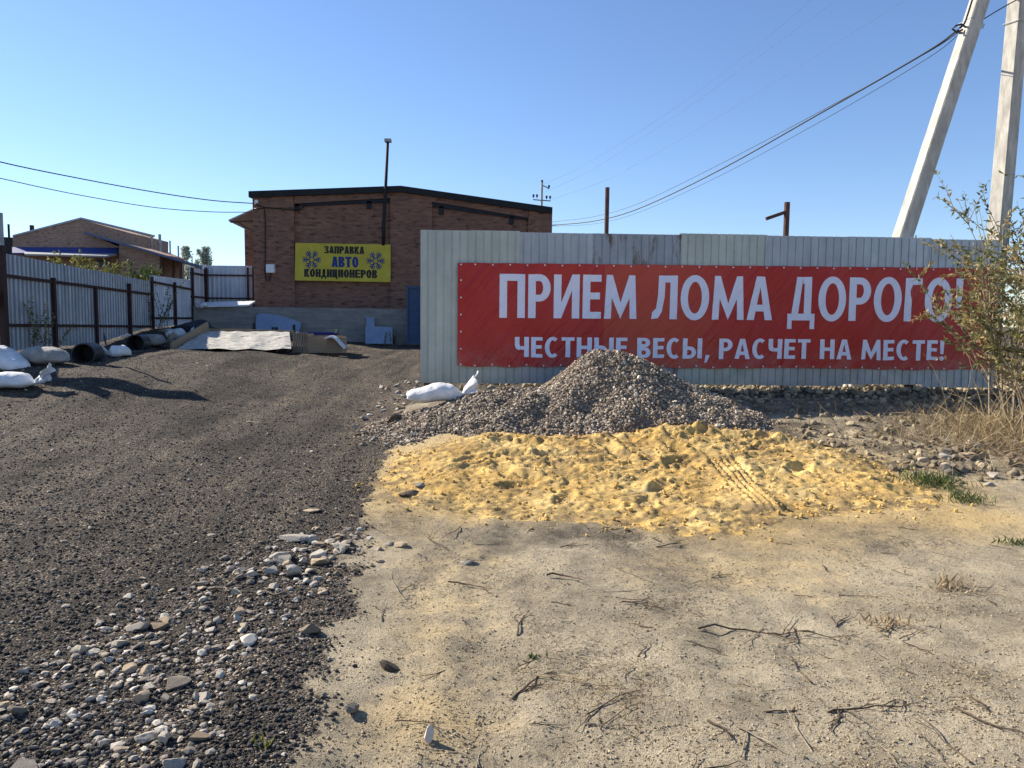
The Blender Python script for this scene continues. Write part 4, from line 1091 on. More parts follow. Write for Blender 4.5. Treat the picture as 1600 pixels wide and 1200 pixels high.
mb.tube([at(1510, 43, SY_ - .1), at(1502, 38, SY_ - .12), at(1494, 40, SY_ - .14), at(1488, 45, SY_ - .12), at(1496, 51, SY_ - .1), at(1504, 46, SY_ - .1)], .016, 6)
mb.build('cable_clamp', M['cable'], strut, smooth=True)
def cr(pts, n=10):
    P = [Vector(p) for p in pts]; P = [P[0] * 2 - P[1]] + P + [P[-1] * 2 - P[-2]]; out = []
    for i in range(1, len(P) - 2):
        for j in range(n):
            t = j / n; a, b, c, d = P[i - 1:i + 3]
            out.append(.5 * (2 * b + (c - a) * t + (2 * a - 5 * b + 4 * c - d) * t * t + (3 * b - a - 3 * c + d) * t ** 3))
    return out + [P[-2]]
def cable(label, pts, rad, mat_='cable', name='power_cable'):
    o = MB().tube(cr([at(*p) for p in pts]), rad, 5).build(name, M[mat_], smooth=True); tag(o, label, 'cable'); return o
cable('thick twisted black cable sagging from the leaning strut to the brick garage', [(1497, 47, 12.45), (1440, 86, 14.3), (1280, 178, 18), (1120, 268, 22), (1000, 325, 25), (930, 345, 27), (862, 352, 29)], .017)
cable('second thin black wire running close above the thick twisted cable from the strut', [(1500, 49, 12.5), (1440, 87, 14.3), (1280, 175, 18), (1120, 259, 22), (1000, 317, 25), (930, 338, 27), (862, 347, 29)], .007)
cable('thin lowest wire hanging below the twisted cable from the strut', [(1506, 48, 12.55), (1440, 97, 14.3), (1280, 191, 18), (1120, 277, 22), (1000, 331, 25), (930, 349.5, 27), (862, 353.5, 29)], .006)
cable('short black cable climbing from the strut clamp out of the picture top', [(1500, 44, 12.4), (1507, 36, 12.4), (1512, 22, 12.4), (1521, -6, 12.42), (1540, -60, 12.5)], .016)
cable('short black wire between the leaning strut and the upright pole', [(1538, 29, 12.6), (1556, 18, 12.75), (1577, 6, 12.9), (1592, -2, 13.0)], .010)
cable('upper wire running from the left edge to the brick garage corner', [(-140, 215, 17), (0, 253, 19.5), (120, 278, 22), (240, 300, 24), (330, 313, 25.3), (397, 318, 25.9)], .016)
cable('lower wire running from the left edge to the brick garage corner', [(-140, 246, 17), (0, 278.5, 19.5), (120, 304, 22), (240, 324, 24), (330, 331, 25.3), (396, 331.5, 26.5)], .012)
cable('upper faint wire high in the sky above the red banner', [(1290, -20, 34), (1180, 74, 40), (1050, 172, 48), (915, 257, 60), (850, 288, 62)], .005, 'wire')
cable('middle faint wire high in the sky, close under the upper faint one', [(1332, -18, 34), (1200, 78, 40), (1060, 178, 48), (930, 262, 60), (852, 300, 62)], .005, 'wire')
cable('lowest faint wire high in the sky above the red banner', [(1430, -10, 34), (1300, 72, 40), (1130, 178, 48), (960, 275, 60), (857, 314, 62)], .005, 'wire')
# far pole behind the garage
UY = 62
t = at(847, 283, UY); root = thing('utility_pole', 'small far utility pole with dark insulators above the right corner of the brick garage', 'utility pole', (t.x, UY, .9))
MB().tube([(t.x - .05, UY, .6), (t.x, UY, t.z)], [.13, .085], 8).build('shaft', M['concrete'], root)
a, b = at(833, 312, UY), at(860.5, 314, UY); arm = MB().beam(a, b, .07, .07).build('crossarm', M['black_paint'], root)
arm2 = MB().tube([at(848, 290, UY), at(853, 292, UY), at(857.5, 295, UY)], .04, 5).build('bracket', M['black_paint'], root)
def ins(px, py, par):
    p = at(px, py, UY); MB().tube([p + Vector((0, 0, -.1)), p + Vector((0, 0, 0)), p + Vector((0, 0, .03)), p + Vector((0, 0, .16)), p + Vector((0, 0, .2))], [.03, .05, .09, .085, .04], 8).build('insulator', M['insulator'], par)
for px, py in ((833.5, 307.5), (839, 307.5), (854, 309.5), (859.5, 309.8)): ins(px, py, arm)
ins(847, 285, root); ins(857.8, 293, arm2)

# ------------------------------------------------------------------ sacks and junk in the yard
def sack(name, label, p, length, wid, ht, rz, mat_, seed, neck=True, cat='sack', tilt=0.0, fluff=1.0):
    """filled sack lying along local x; gathered neck and ruffled mouth at +x"""
    g = np.random.default_rng(seed)
    root = thing(name, label, cat, tuple(p), rz=rz)
    nu, nv = 40, 28; V = []; 
    u = np.linspace(0, 1, nu); v = np.linspace(0, 2 * np.pi, nv, endpoint=False)
    U, Vv = np.meshgrid(u, v, indexing='ij')
    prof = np.clip(np.sin(np.pi * (U * (.90 if neck else .98) + .02)), 0, 1) ** .42
    if neck: prof = prof * (1 - .86 * sstep(.74, 1.0, U))
    cy, cz = np.cos(Vv), np.sin(Vv)
    yy = np.sign(cy) * np.abs(cy) ** .75 * wid / 2 * prof
    zz = np.sign(cz) * np.abs(cz) ** .8 * ht / 2 * prof
    zz = np.where(zz < 0, zz * .75, zz) + ht * .36 * (.65 + .35 * prof)
    wr = .07 * fbm(U * 5 + seed, Vv * 1.3, seed, 4) + .03 * np.sin(Vv * 9 + U * 3) * sstep(.6, .95, U) + .02 * vnoise(U * 22, Vv * 3, seed + 1)
    yy = yy * (1 + wr * 1.3); zz = zz * (1 + wr) + .12 * ht * vnoise(U * 2.2, U * 0 + seed, seed + 2) * prof
    xx = (U - .5) * length + .03 * length * vnoise(U * 3, Vv, seed + 3)
    zz += tilt * (U - .5) * length
    P = np.stack([xx, yy, zz], -1).reshape(-1, 3); I = np.arange(nu * nv).reshape(nu, nv)
    F = np.stack([I[:-1], np.roll(I[:-1], -1, 1), np.roll(I[1:], -1, 1), I[1:]], -1).reshape(-1, 4)
    c0_, c1_ = P[I[0]].mean(0), P[I[-1]].mean(0); P = np.concatenate([P, [c0_, c1_]]); nb = nu * nv
    T = [(I[0, (j + 1) % nv], I[0, j], nb) for j in range(nv)] + [(I[-1, j], I[-1, (j + 1) % nv], nb + 1) for j in range(nv)]
    mesh_np('body', P, [F, np.array(T)], mat_, root, smooth=True, local=True)
    if neck:
        nu2, nv2 = 9, 30; u = np.linspace(0, 1, nu2); v = np.linspace(0, 2 * np.pi, nv2, endpoint=False); U, Vv = np.meshgrid(u, v, indexing='ij')
        rad = (.035 + .10 * U ** 1.2 * fluff) * (1 + .35 * np.sin(Vv * 5 + 2 * U) * U + .3 * vnoise(U * 3, Vv * 2, seed + 7))
        xx = length * .45 + U * .17 * fluff + .05 * vnoise(U * 2, Vv * 1.2, seed + 8); yy = rad * np.cos(Vv) * 1.1; zz = c1_[2] + U * .15 * fluff * (1 + .4 * np.sin(Vv + 1)) + rad * np.sin(Vv) * .6
        P = np.stack([xx, yy, zz], -1).reshape(-1, 3); I = np.arange(nu2 * nv2).reshape(nu2, nv2)
        F = np.stack([I[:-1], np.roll(I[:-1], -1, 1), np.roll(I[1:], -1, 1), I[1:]], -1).reshape(-1, 4)
        mesh_np('mouth', P, [F], mat_, root, smooth=True, local=True)
        pts = [(c1_[0] - .01, math.cos(t) * .042, c1_[2] + math.sin(t) * .036) for t in np.linspace(0, 2 * np.pi, 10)]
        MB().tube(pts, .006, 5).build('tie', M['straw'], root, local=True)
    return root

def gz(p, dz=0): return Vector((p.x, p.y, h1(p.x, p.y) + dz))
p = at(682, 634, 9.55); p.z = max(max(h1(p.x + k, p.y), float(pile_h(p.x + k, p.y))) for k in (-.2, 0, .15, .3)) - .03
sack('sack', 'full white sack with tied mouth lying at the left foot of the gravel pile', p, .74, .40, .26, R_(6), M['sack'], 3, tilt=.05)
p = gz(gnd(8, 606)); sack('sack', 'white sack with a knotted mouth in the sun at the left edge of the yard', p, .95, .5, .26, R_(4), M['sack'], 5)
p = gz(gnd(70, 569)); sack('sack', 'big dull grey sack slumped against the foot of the left fence', p, .95, .50, .34, R_(-18), M['grey_sack'], 8, neck=False)
p = gz(gnd(12, 574)); sack('sack', 'white sack propped upright beside the gate post', p, .75, .5, .34, R_(-14), M['sack'], 11, neck=False, tilt=-.35)
p = gz(gnd(186, 558)); sack('bag', 'small knotted white plastic bag behind the black barrel', p, .42, .36, .26, R_(200), M['sack'], 14, cat='bag', fluff=.6)
p = gz(gnd(238, 540)); sack('sack', 'pale grey sack lying to the right of the toppled dark drum', p, .9, .45, .34, R_(-10), M['grey_sack'], 17)
p = gz(gnd(277, 530)); sack('bag', 'crumpled white bags bunched at the left end of the concrete ramp', p, .62, .4, .34, R_(30), M['sack'], 19, neck=True, cat='bag', fluff=.9)

def drum(label, p, rad, ln, rz, mat_, cat='barrel', open_=True):
    root = thing('barrel', label, cat, tuple(p), rz=rz)
    N = 28; prof = [(0, rad), (.02, rad * 1.03), (.05, rad), (.3 * ln, rad), (.32 * ln, rad * 1.03), (.34 * ln, rad), (.64 * ln, rad), (.66 * ln, rad * 1.03), (.68 * ln, rad), (ln - .05, rad), (ln - .02, rad * 1.03), (ln, rad)]
    if open_: prof = [(ln * .97, rad * .9), (.03, rad * .93), (0, rad * .94)] + prof
    V = [(x, r_ * math.cos(t), rad + r_ * math.sin(t)) for x, r_ in prof for t in np.linspace(0, 2 * np.pi, N, endpoint=False)]
    k = len(prof); F = [(i * N + j, (i + 1) * N + j, (i + 1) * N + (j + 1) % N, i * N + (j + 1) % N) for i in range(k - 1) for j in range(N)]
    mb = MB(); mb.add(V, F + [tuple(range((k - 1) * N, k * N))]); mb.build('shell', mat_, root, smooth=False, local=True)
    mb = MB(); mb.tube([(-.005, rad * math.cos(t), rad + rad * math.sin(t)) for t in np.linspace(0, 2 * np.pi, N)], .014, 6, cap=False); mb.build('rim', mat_, root, local=True)
    return root
drum('open black barrel lying on its side by the left fence', gz(gnd(131, 567), -.03), .18, .55, R_(103), M['barrel'])
drum('dark drum toppled in the junk farther along the left fence', gz(gnd(212, 547), -.03), .18, .5, R_(99), M['barrel'])
p = gz(gnd(186, 528)); root = thing('pipe', 'bent white pipe leaning over the junk by the left fence', 'pipe', tuple(p))
a = at(186, 525, p.y); b = at(204, 524, p.y); MB().tube([(a.x + .05, a.y, p.z), a, b], .03, 8).build('tube', M['white_paint'], root)
p = gz(gnd(166, 540)); o = MB().tube([(p.x, p.y, p.z), at(160, 513, p.y + .2)], .02, 6).build('stick', M['twig_bark']); tag(o, 'dark stick leaning on the left fence above the white bag', 'stick')
for px, py, sz, lab in ((268, 524, (.75, .35, .14), 'flat pale slab lying by the left fence corner'), (298, 527, (.9, .55, .4), 'dark covered lump beside the head of the concrete ramp')):
    p = gz(gnd(px, py)); root = thing('slab' if 'slab' in lab else 'mound', lab, 'slab' if 'slab' in lab else 'mound', tuple(p))
    me = rock_mesh('body', M['pale_metal' if 'slab' in lab else 'barrel'], px, 3, .6); o = bpy.data.objects.new('body', me); col.objects.link(o); o.parent = root; o.scale = (sz[0] * .7, sz[1], sz[2] * 1.6)

# ramp of fresh concrete in board formwork
RY = 19.0
a, b = at(275, 545, RY), at(455, 545, RY); c, d = at(452, 519, 21.6), at(325, 517, 21.6); a.z -= .02; b.z -= .0
ramp_t = thing('concrete_ramp', 'pale concrete ramp with rough ridged top in board formwork below the concrete wall', 'ramp', tuple((a + b) / 2))
NU, NV = 90, 40; V = []
for j in range(NV + 1):
    for i in range(NU + 1):
        u, v = i / NU, j / NV; q = (a * (1 - u) + b * u) * (1 - v) + (d * (1 - u) + c * u) * v
        q.z += .012 * math.sin(v * 60 + u * 6) + .03 * float(vnoise(np.array([u * 7]), np.array([v * 5]), 7)[0]) + .03 * math.sin(v * math.pi); V.append(q)
F = [(j * (NU + 1) + i, j * (NU + 1) + i + 1, (j + 1) * (NU + 1) + i + 1, (j + 1) * (NU + 1) + i) for j in range(NV) for i in range(NU)]
mb = MB(); mb.add(V, F); mb.build('slab', M['concrete'], ramp_t)
mb = MB(); mb.beam(a + Vector((-.12, 0, .0)), d + Vector((-.02, .05, .09)), .05, .34); mb.build('board', M['ply'], ramp_t)
MB().beam(d + Vector((-.3, .12, .0)), c + Vector((.1, .12, -.02)), .05, .14).build('board', M['ply'], ramp_t)
p = at(468, 550, 19.6); q = at(457, 519, 19.6); q2 = at(480.5, 519, 19.6)
root = thing('pallet', 'small wooden slatted panel standing at the right end of the concrete ramp', 'pallet', (p.x, 19.6, p.z))
for i in range(6):
    x = q.x + (q2.x - q.x) * (i + .5) / 6; MB().box((x, 19.6, (p.z + q.z) / 2 - .05), ((q2.x - q.x) / 6 - .015, .03, q.z - p.z + .1)).build('slat', M['pallet_wood'], root)
for z in (p.z + .1, q.z - .08): MB().box(((q.x + q2.x) / 2, 19.65, z), (q2.x - q.x, .06, .08)).build('batten', M['pallet_wood'], root)
a, b = at(482, 551, 19.5), at(510, 522, 19.5)
root = thing('wooden_crate', 'open plywood crate right of the slatted wooden panel', 'crate', tuple(a))
wd, hh = at(533, 546, 19.5).x - a.x, b.z - a.z - .08
for nm, c_, s_ in (('front', (a.x + wd / 2, 19.5, a.z + hh / 2), (wd, .025, hh)), ('back', (a.x + wd / 2, 20.06, a.z + hh / 2), (wd, .025, hh * 1.15)), ('side', (a.x - .014, 19.78, a.z + hh / 2 + .03), (.025, .54, hh + .1)), ('side', (a.x + wd + .014, 19.78, a.z + hh / 2), (.025, .54, hh))):
    MB().box(c_, s_).build(nm, M['ply'], root)
p = at(496, 528, 20.6); root = thing('tub', 'dark blue plastic tub behind the plywood crate', 'tub', (p.x, 20.6, p.z - .3))
mb = MB(); w0 = .39
rim = lambda s_, z: [Vector((p.x + x * w0 * s_ * 1.25, 20.6 + y * .36 * s_, z)) for x, y in ((-1, -.7), (-.8, -1), (.8, -1), (1, -.7), (1, .7), (.8, 1), (-.8, 1), (-1, .7))]
zt = at(496, 520, 20.6).z
L0, L1, L2, L3 = rim(.82, zt - .3), rim(1, zt), rim(.95, zt), rim(.78, zt - .26)
mb.add(L0 + L1 + L2 + L3, [tuple(range(8))[::-1], tuple(range(24, 32))] + [(k * 8 + i, k * 8 + (i + 1) % 8, k * 8 + 8 + (i + 1) % 8, k * 8 + 8 + i) for k in range(3) for i in range(8)])
mb.build('shell', M['blue_tarp'], root); MB().tube([v + Vector((0, 0, .0)) for v in rim(1.02, zt)] + [rim(1.02, zt)[0]], .022, 6).build('rim', M['blue_tarp'], root)
pts = [at(507, 530, 19.2), at(511, 528.5, 19.2), at(518, 527.5, 19.2), at(524, 531, 19.2), at(531, 539, 19.15), at(537, 545, 19.1)]
mb = MB()
for i in range(5): mb.prism([pts[i], pts[i + 1], pts[i + 1] + Vector((0, .3, .01)), pts[i] + Vector((0, .3, .01))], (0, 0, .045))
o = mb.build('bent_strip', M['white_paint']); tag(o, 'bent white plastic strip leaning off the plywood crate', 'plastic strip')
# grey panels leaning on the concrete wall
zb_ = at(400, 523, 24.7)
pts = [(400.5, 521), (399.5, 503), (401, 492), (406, 489.8), (416, 490), (430, 491.5), (445, 495), (458, 499.5), (469.5, 503), (470, 510), (467, 518), (466, 523)]
P = [at(x, y, 24.75 + (522 - y) * .012) for x, y in pts]
root = thing('grey_panel', 'curved blue-grey plastic panel leaning on the concrete wall behind the ramp', 'panel', tuple(P[0]))
MB().prism(P, (0, .04, 0)).build('sheet', M['grey_board'], root)
for x0, x1, y0, y1 in ((424.5, 427.5, 511, 519), (429, 434, 511, 519), (457.5, 461, 507, 519)):
    MB().prism([at(x, y, 24.72 + (522 - y) * .012) for x, y in ((x0, y1), (x1, y1), (x1, y0), (x0, y0))], (0, .02, 0)).build('slot', M['black_paint'], root)
pts = [(571, 537), (571, 510), (572.5, 510), (572.5, 496), (584.5, 496), (585, 510), (613, 511), (613, 537)]
P = [at(x, y, 24.6 + (537 - y) * .011) for x, y in pts]
root = thing('grey_panel', 'flat blue-grey board with a raised left corner leaning on the concrete wall', 'panel', tuple(P[0])); MB().prism(P, (0, .05, 0)).build('sheet', M['grey_board'], root)

# ------------------------------------------------------------------ loose stones
ROCKS = [rock_mesh('stone', M['pale_rock'], 100 + i, 3, .42 + .06 * (i % 4)) for i in range(16)]
DROCKS = [rock_mesh('stone', M['dull_rock'], 200 + i, 3, .5 + .06 * (i % 3), .3) for i in range(8)]
def put_rock(p, size, mesh, label, group=None, name='stone', cat='stone', rz=None, rx=None):
    o = bpy.data.objects.new(name, mesh); col.objects.link(o); o.location = p
    o.scale = (size,) * 3; o.rotation_euler = (random.gauss(0, .16) if rx is None else rx, random.gauss(0, .16), random.uniform(0, 6.28) if rz is None else rz)
    return tag(o, label, cat, group)
# singled-out ones
def own(px, py, half_px, mesh, label, rz=None, sz=None, rx=None):
    p = gnd(px, py); s_ = half_px / FPX * p.y; o = put_rock(p - Vector((0, 0, s_ * .05)), s_, mesh, label, rz=rz, rx=rx)
    if sz: o.scale = [s_ * k for k in sz]
    return o
own(457, 842, 35, ROCKS[1], 'broad flat grey slab of stone on the dark gravel above the stone scatter', 0, (1, .62, .42))
own(487, 798, 18, ROCKS[5], 'thin flat white stone alone on the dark gravel, above the grey slab', .2, (1, .6, .3))
own(669, 1160, 15, rock_mesh('stone', M['white_rock'], 321, 3, .95, cuts=6), 'upright white stone standing alone on the sandy soil near the bottom edge', 1.2, (.75, .7, 1.05))
own(392, 1006, 15, rock_mesh('stone', M['white_rock'], 312, 2, .6), 'bright white rough stone right of the stone scatter', .4)
own(485, 990, 18, DROCKS[2], 'dark bluish round stone beside the soil edge, right of the white rough stone', .2, (1, .8, .9))
own(728, 881, 16, ROCKS[3], 'flat pale stone on the soil just below the grey churned patch', .1, (1, .6, .45))
own(605, 1048, 20, rock_mesh('stone', M['dark_clod'], 314, 2, .7), 'dark brown broken clod on the soil left of centre', .2, (1, .7, .8))
own(548, 1112, 16, DROCKS[4], 'grey split stone at the dark gravel edge near the bottom', .6)
own(398, 660, 13, ROCKS[6], 'largest flat grey stone in the middle of the dark drive', .1, (1, .7, .3))
own(893, 706, 16, ROCKS[4], 'white-topped grey shard at the meeting of gravel pile and yellow sand', .4, (1, .5, .4))
own(603, 537, 8, ROCKS[7], 'tan rock lying under the flat blue-grey board', .3, (1, .8, 1.1))
own(1568, 690, 9, ROCKS[8], 'white broken block in the rubble at the right edge', .3)
own(646, 774, 26, rock_mesh('clod', M['dark_clod'], 317, 3, .6), 'dark earth lump at the left tip of the yellow sand', .3, (1, .8, .6))
own(655, 763, 9, DROCKS[1], 'grey stone on top of the dark earth lump by the sand', .3)
own(615, 664, 16, rock_mesh('clod', M['dark_clod'], 318, 3, .8), 'dark clod in the stone rubble left of the white sack', .8, (1, .8, 1))
own(1157, 725, 0.1, DROCKS[0], 'x') if False else None

def spots(n_, poly, seed):
    """n points inside a world polygon"""
    g = np.random.default_rng(seed); P = np.array(poly); lo_, hi_ = P.min(0), P.max(0); out = []
    while len(out) < n_:
        q = lo_ + (hi_ - lo_) * g.random((400, 2)); out += list(q[poly_dist(q[:, 0], q[:, 1], poly) > 0])
    return np.array(out[:n_])
def wpoly(pts): return [tuple(gnd(x, y)[:2]) for x, y in pts]
pA = wpoly(((520, 836), (590, 838), (560, 872), (470, 930), (420, 1010), (330, 1060), (260, 1200), (-60, 1200), (-60, 1110), (70, 1060), (200, 960), (300, 900), (370, 880)))
Q = spots(186, pA, 41); sizes = .013 + .032 * np.random.default_rng(1).random(186) ** 1.9; Q = Q + np.random.default_rng(2).normal(0, .16, Q.shape)
for (x, y), s_ in zip(Q, sizes):
    put_rock((x, y, h1(x, y) - .22 * s_), s_, random.choice(ROCKS if random.random() < .74 else DROCKS), 'pale flat stone in the wide scatter on the dark gravel in the near left', 'stones scattered in the near left')
Q = spots(26, wpoly(((490, 838), (548, 838), (556, 866), (470, 905), (360, 905), (380, 885), (440, 870))), 42)
for x, y in Q:
    s_ = random.uniform(.025, .062); put_rock((x, y, h1(x, y) - .1 * s_), s_, random.choice(ROCKS), 'pale stone in the heaped strip below the grey slab, at the soil edge', 'stones heaped below the slab')
Q = spots(64, wpoly(((600, 600), (655, 596), (655, 622), (640, 640), (655, 668), (640, 700), (590, 720), (560, 690), (555, 655))), 43)
for x, y in Q:
    s_ = random.uniform(.022, .06); put_rock((x, y, max(h1(x, y), float(pile_h(x, y))) - .1 * s_), s_, random.choice(ROCKS if random.random() < .7 else DROCKS), 'broken stone in the rubble between the drive and the white sack', 'rubble left of the white sack')
Q = spots(40, wpoly(((1400, 700), (1600, 690), (1640, 760), (1500, 762), (1440, 735))), 44)
for x, y in Q:
    s_ = random.uniform(.025, .075); put_rock((x, y, h1(x, y) - .1 * s_), s_, random.choice(DROCKS if random.random() < .72 else ROCKS), 'broken lump in the rubble below the willow shrub at the right edge', 'rubble below the willow shrub')
# the rest of the stones: what nobody would count
def scatter(name, label, cat, n_, xr, yr, cond, smin, smax, mat_, pw=3, tint=None, flat=.55, dens=None, seed=0, extra=None):
    g = np.random.default_rng(seed)
    # density falls off with distance
    y = yr[0] * (yr[1] / yr[0]) ** g.random(n_); x = g.uniform(xr[0], xr[1], n_) if xr else (g.uniform(-.78, .78, n_) * y)
    k = cond(x, y, g); x, y = x[k], y[k]; z = hgt(x, y)
    if extra is not None: z = np.maximum(z, extra(x, y))
    s_ = smin + (smax - smin) * g.random(len(x)) ** pw
    o = stones(name, np.stack([x, y, z], 1), s_, mat_, flat=flat, tint=(tint(x, y, g) if tint else None), sink=.25)
    return tag(o, label, cat, kind='stuff')
scatter('gravel', 'fine dark gravel covering the drive', 'gravel', 130000, None, (2.2, 26), lambda x, y, g: (roadmask(x, y) > .25 + .5 * g.random(len(x))) & (x > -14) & ((x < -1.4) | (y < 10.8)) & (y < 25), .0035, .0155, M['road_stone'], 3.0,
        tint=lambda x, y, g: np.clip(g.random(len(x)) ** 1.3 * .9 + .26 * fbm((x * .97 + y * .22) * 2.6, (y * .97 - x * .22) * .22, 5, 4) + .1 * (g.random(len(x)) < .03), 0, 1))
scatter('pale_gravel', 'small pale chips of stone mixed into the dark gravel drive', 'gravel', 16000, None, (2.2, 25), lambda x, y, g: (roadmask(x, y) > .6) & (x > -13) & ((x < -1.6) | (y < 10)) & (g.random(len(x)) < .07 + .9 * sstep(.25, .0, np.abs(poly_dist(x, y, pA)) * (poly_dist(x, y, pA) < 0)) + .5 * sstep(19, 23, y) + .22 * sstep(-4, -7, x)), .009, .030, M['road_stone'], 2.4, tint=lambda x, y, g: .86 + .14 * g.random(len(x)), flat=.42, seed=3)
scatter('soil_crumbs', 'small crumbs and clods on the sandy soil', 'soil', 90000, None, (2.2, 9.5), lambda x, y, g: (roadmask(x, y) < .4) & (sand_sd(x, y) < .1) & (g.random(len(x)) < .35 + .65 * sstep(-.1, .3, fbm(x * 1.7, y * 1.7, 77, 3))),   .0018, .0068, M['soil_crumb'], 3.6, flat=.75, seed=4, tint=lambda x, y, g: .05 + .62 * g.random(len(x)))
scatter('dark_rubble', 'lumpy dark earth and stone chips under and before the corrugated fence', 'rubble', 15000, (2.3, 9.5), (7.0, 13), lambda x, y, g: (pile_h(x, y) < hgt(x, y)) & (sand_sd(x, y) < 0) & (g.random(len(x)) < .45 + .5 * sstep(9.6, 10.6, y)), .008, .06, M['soil_crumb'], 5, tint=lambda x, y, g: g.random(len(x)) ** 2.8 * .65, flat=.75, seed=5)
scatter('fence_rubble', 'broken stone and earth showing through the gap under the corrugated fence', 'rubble', 1300, (-1.5, 9), (11.2, 14.5), lambda x, y, g: g.random(len(x)) < .8, .015, .08, M['soil_crumb'], 3, tint=lambda x, y, g: g.random(len(x)) ** 2.4 * .6, flat=.75, seed=6)

# ------------------------------------------------------------------ twigs and dry grass
def twig_mesh(seed, length, rad, mat_, branches=2, n_=7):
    g = np.random.default_rng(seed); mb = MB()
    def lay(p, ang, l, r0, depth):
        pts = [Vector(p)]; a = ang
        for i in range(n_):
            a += g.normal(0, .16); q = pts[-1] + Vector((math.cos(a), math.sin(a), 0)) * l / n_; q.z = max(rad, p[2] + .04 * l * math.sin(i * 1.1 + seed) + (.1 * l * i / n_ if depth else 0)); pts.append(q)
        mb.tube(pts, [r0 * (1 - .65 * i / n_) for i in range(n_ + 1)], 5)
        if depth < 2 and branches:
            for b in range(branches - depth):
                i = g.integers(1, n_); lay(tuple(pts[i]), a + g.choice((-1, 1)) * g.uniform(.35, .9), l * g.uniform(.3, .55), r0 * .6, depth + 1)
    lay((-length / 2, 0, rad), 0, length, rad, 0)
    me = bpy.data.meshes.new('twig'); me.from_pydata([tuple(v) for v in mb.v], [], mb.f); me.update(); me.materials.append(mat_)
    return me
def put_twig(px, py, rz, me, label, group=None, name='twig', cat='twig', sc=1.0):
    p = gnd(px, py); o = bpy.data.objects.new(name, me); col.objects.link(o)
    e = .12; sx = (h1(p.x + e * math.cos(rz), p.y + e * math.sin(rz)) - h1(p.x - e * math.cos(rz), p.y - e * math.sin(rz))) / (2 * e)
    o.location = p + Vector((0, 0, .002)); o.rotation_euler = (0, -math.atan(sx), rz); o.scale = (sc,) * 3
    return tag(o, label, cat, group)
put_twig(365, 928, R_(-24), twig_mesh(1, .40, .0075, M['light_bark'], 2), 'pale broken stick across the dark gravel near the soil edge')
put_twig(1178, 985, R_(8), twig_mesh(2, .62, .006, M['twig_bark'], 3), 'long forked brown branch lying on the soil right of centre')
put_twig(1345, 1112, R_(12), twig_mesh(3, .32, .006, M['twig_bark'], 3), 'forked dark twig on the soil near the bottom right')
put_twig(1575, 1145, R_(-58), twig_mesh(4, .42, .005, M['twig_bark'], 1), 'thin curved brown twig at the bottom right corner')
put_twig(815, 1072, R_(72), twig_mesh(5, .26, .007, M['twig_bark'], 3), 'stubby forked twig pointing away on the soil near the centre')
put_twig(900, 1075, R_(-28), twig_mesh(6, .40, .004, M['straw'], 1), 'pair of pale straw stalks right of the stubby forked twig')
put_twig(812, 975, R_(85), twig_mesh(7, .30, .006, M['twig_bark'], 1), 'short dark stick pointing away on the churned soil')
put_twig(884, 898, R_(20), twig_mesh(8, .26, .007, M['twig_bark'], 0), 'curved dark stick just below the grey churned soil')
put_twig(945, 1133, R_(0), twig_mesh(9, .16, .0045, M['light_bark'], 0), 'short straight pale stick lying level near the bottom centre')
put_twig(1195, 1155, R_(-32), twig_mesh(10, .22, .005, M['light_bark'], 0), 'straight grey stick at the bottom edge right of centre')
put_twig(1150, 790, R_(-60), twig_mesh(11, .8, .006, M['straw'], 1), 'long pale stalk lying across the yellow sand') if False else None
TW = [twig_mesh(20 + i, .10 + .035 * (i % 5), .0022 + .0006 * (i % 3), M['twig_bark' if i % 3 else 'light_bark'], (0, 1, 2)[i % 3], 5) for i in range(12)]
g = np.random.default_rng(77)
for k in range(90):
    px = g.uniform(580, 1600); py = g.uniform(820, 1195); q = gnd(px, py)
    if float(roadmask(np.array([q.x]), np.array([q.y]))[0]) > .4: continue
    put_twig(px, py, g.uniform(0, 6.28), TW[g.integers(12)], 'thin short dry twig on the sandy soil', 'dry twigs strewn on the sandy soil', sc=g.uniform(.7, 1.6))

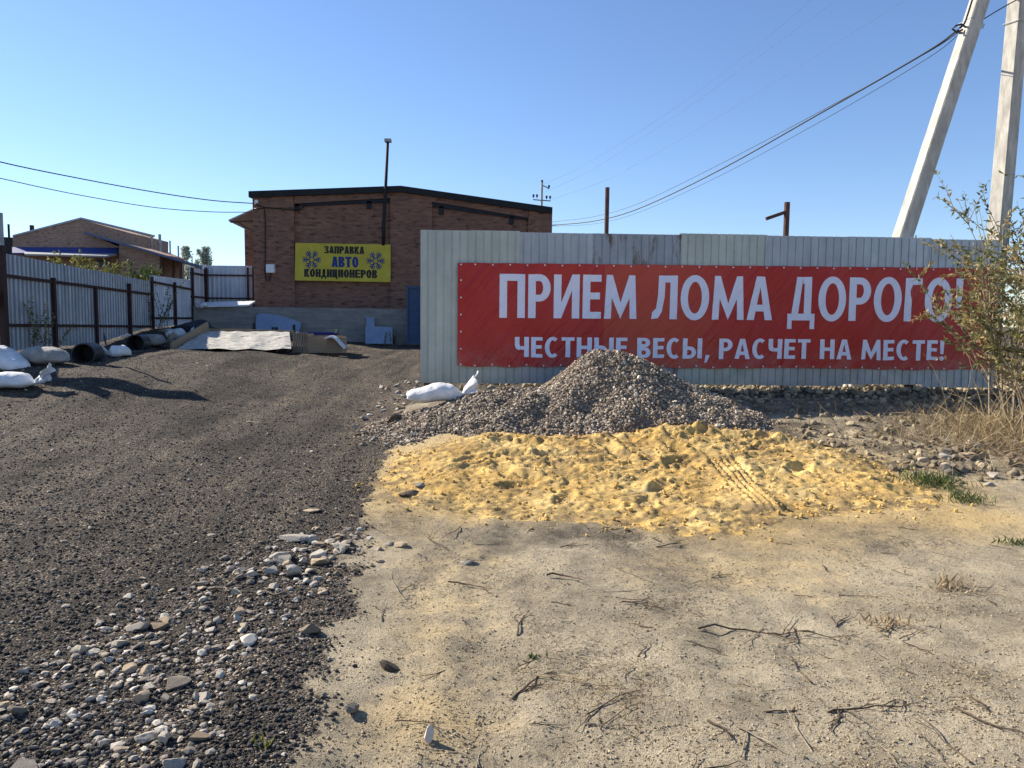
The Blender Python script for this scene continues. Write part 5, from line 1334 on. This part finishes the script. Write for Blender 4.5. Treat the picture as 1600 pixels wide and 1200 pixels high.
def blades(name, label, n_, fn, ln, wd, mat_, up, seed, kind='stuff'):
    g = np.random.default_rng(seed); x, y = fn(n_, g); z = np.maximum(hgt(x, y), np.where(sand_sd(x, y) > 0, sand_h(x, y), -9)) + .003
    D = np.stack([g.normal(size=len(x)), g.normal(size=len(x)), up * np.abs(g.normal(1, .4, len(x))) + .03], 1)
    o = leaf_mesh(name, np.stack([x, y, z], 1), D, g.uniform(ln * .4, ln * 1.3, len(x)), wd, mat_, g.random(len(x)))
    return tag(o, label, 'grass', kind=kind)
def soil_pts(n_, g):
    y = 2.3 * (8.2 / 2.3) ** g.random(n_); x = g.uniform(-.16, .78, n_) * y
    k = (roadmask(x, y) < .4) & (g.random(n_) < .15 + .85 * sstep(.0, .45, fbm(x * 1.4, y * 1.4, 88, 3))) & (sand_sd(x, y) < .15); return x[k], y[k]
blades('straw', 'loose bits of straw and dry grass on the sandy soil', 32000, soil_pts, .045, .0026, M['dry_blade'], .06, 1)
blades('plant_litter', 'dark bits of dead stalk on the sandy soil', 15000, soil_pts, .038, .003, leafmat('dead_stalk', [(0, (.04, .03, .02)), (1, (.14, .10, .06))]), .08, 2)
def shrub_pts(n_, g): 
    x = wb.x + g.normal(-.35, .8, n_); y = wb.y + g.normal(-.35, .55, n_); return x, y
blades('dry_grass', 'dry straw-coloured grass at the foot of the willow shrub', 5200, shrub_pts, .30, .006, M['dry_blade'], .7, 3)
def tuft(px, py, n_, label, ln, mat_, sd, spread=.08, name='grass_tuft'):
    p = gnd(px, py); g = np.random.default_rng(sd); root = thing(name, label, 'grass tuft', tuple(p))
    x = p.x + g.normal(0, spread, n_); y = p.y + g.normal(0, spread * .7, n_); z = np.maximum(hgt(x, y), np.where(sand_sd(x, y) > 0, sand_h(x, y), -9)) - .004
    D = np.stack([g.normal(0, .6, n_), g.normal(0, .6, n_), np.ones(n_)], 1)
    leaf_mesh('blades', np.stack([x, y, z], 1), D, g.uniform(ln * .5, ln * 1.2, n_), .010, mat_, g.random(n_), root)
tuft(1460, 756, 260, 'dark green grass tuft at the right tip of the yellow sand', .14, M['green_leaf'], 1, .16)
tuft(1508, 783, 130, 'small green weed right of the sand, nearer than the dark tuft', .10, M['green_leaf'], 2, .10)
tuft(833, 1030, 18, 'tiny green sprout on the soil near the centre', .035, M['green_leaf'], 3, .02)
tuft(1488, 920, 60, 'small dry tuft with a grey scrap on the soil at the right', .09, M['dry_blade'], 4, .07)
tuft(1395, 975, 90, 'flat grey-green tuft on the soil right of the long forked branch', .06, M['dry_blade'], 5, .09)
tuft(410, 1165, 16, 'tiny grass sprout in the dark gravel at the bottom', .04, M['yellow_leaf'], 6, .02)
tuft(1590, 850, 60, 'low green grass tuft at the right edge of the soil', .06, M['green_leaf'], 7, .08)
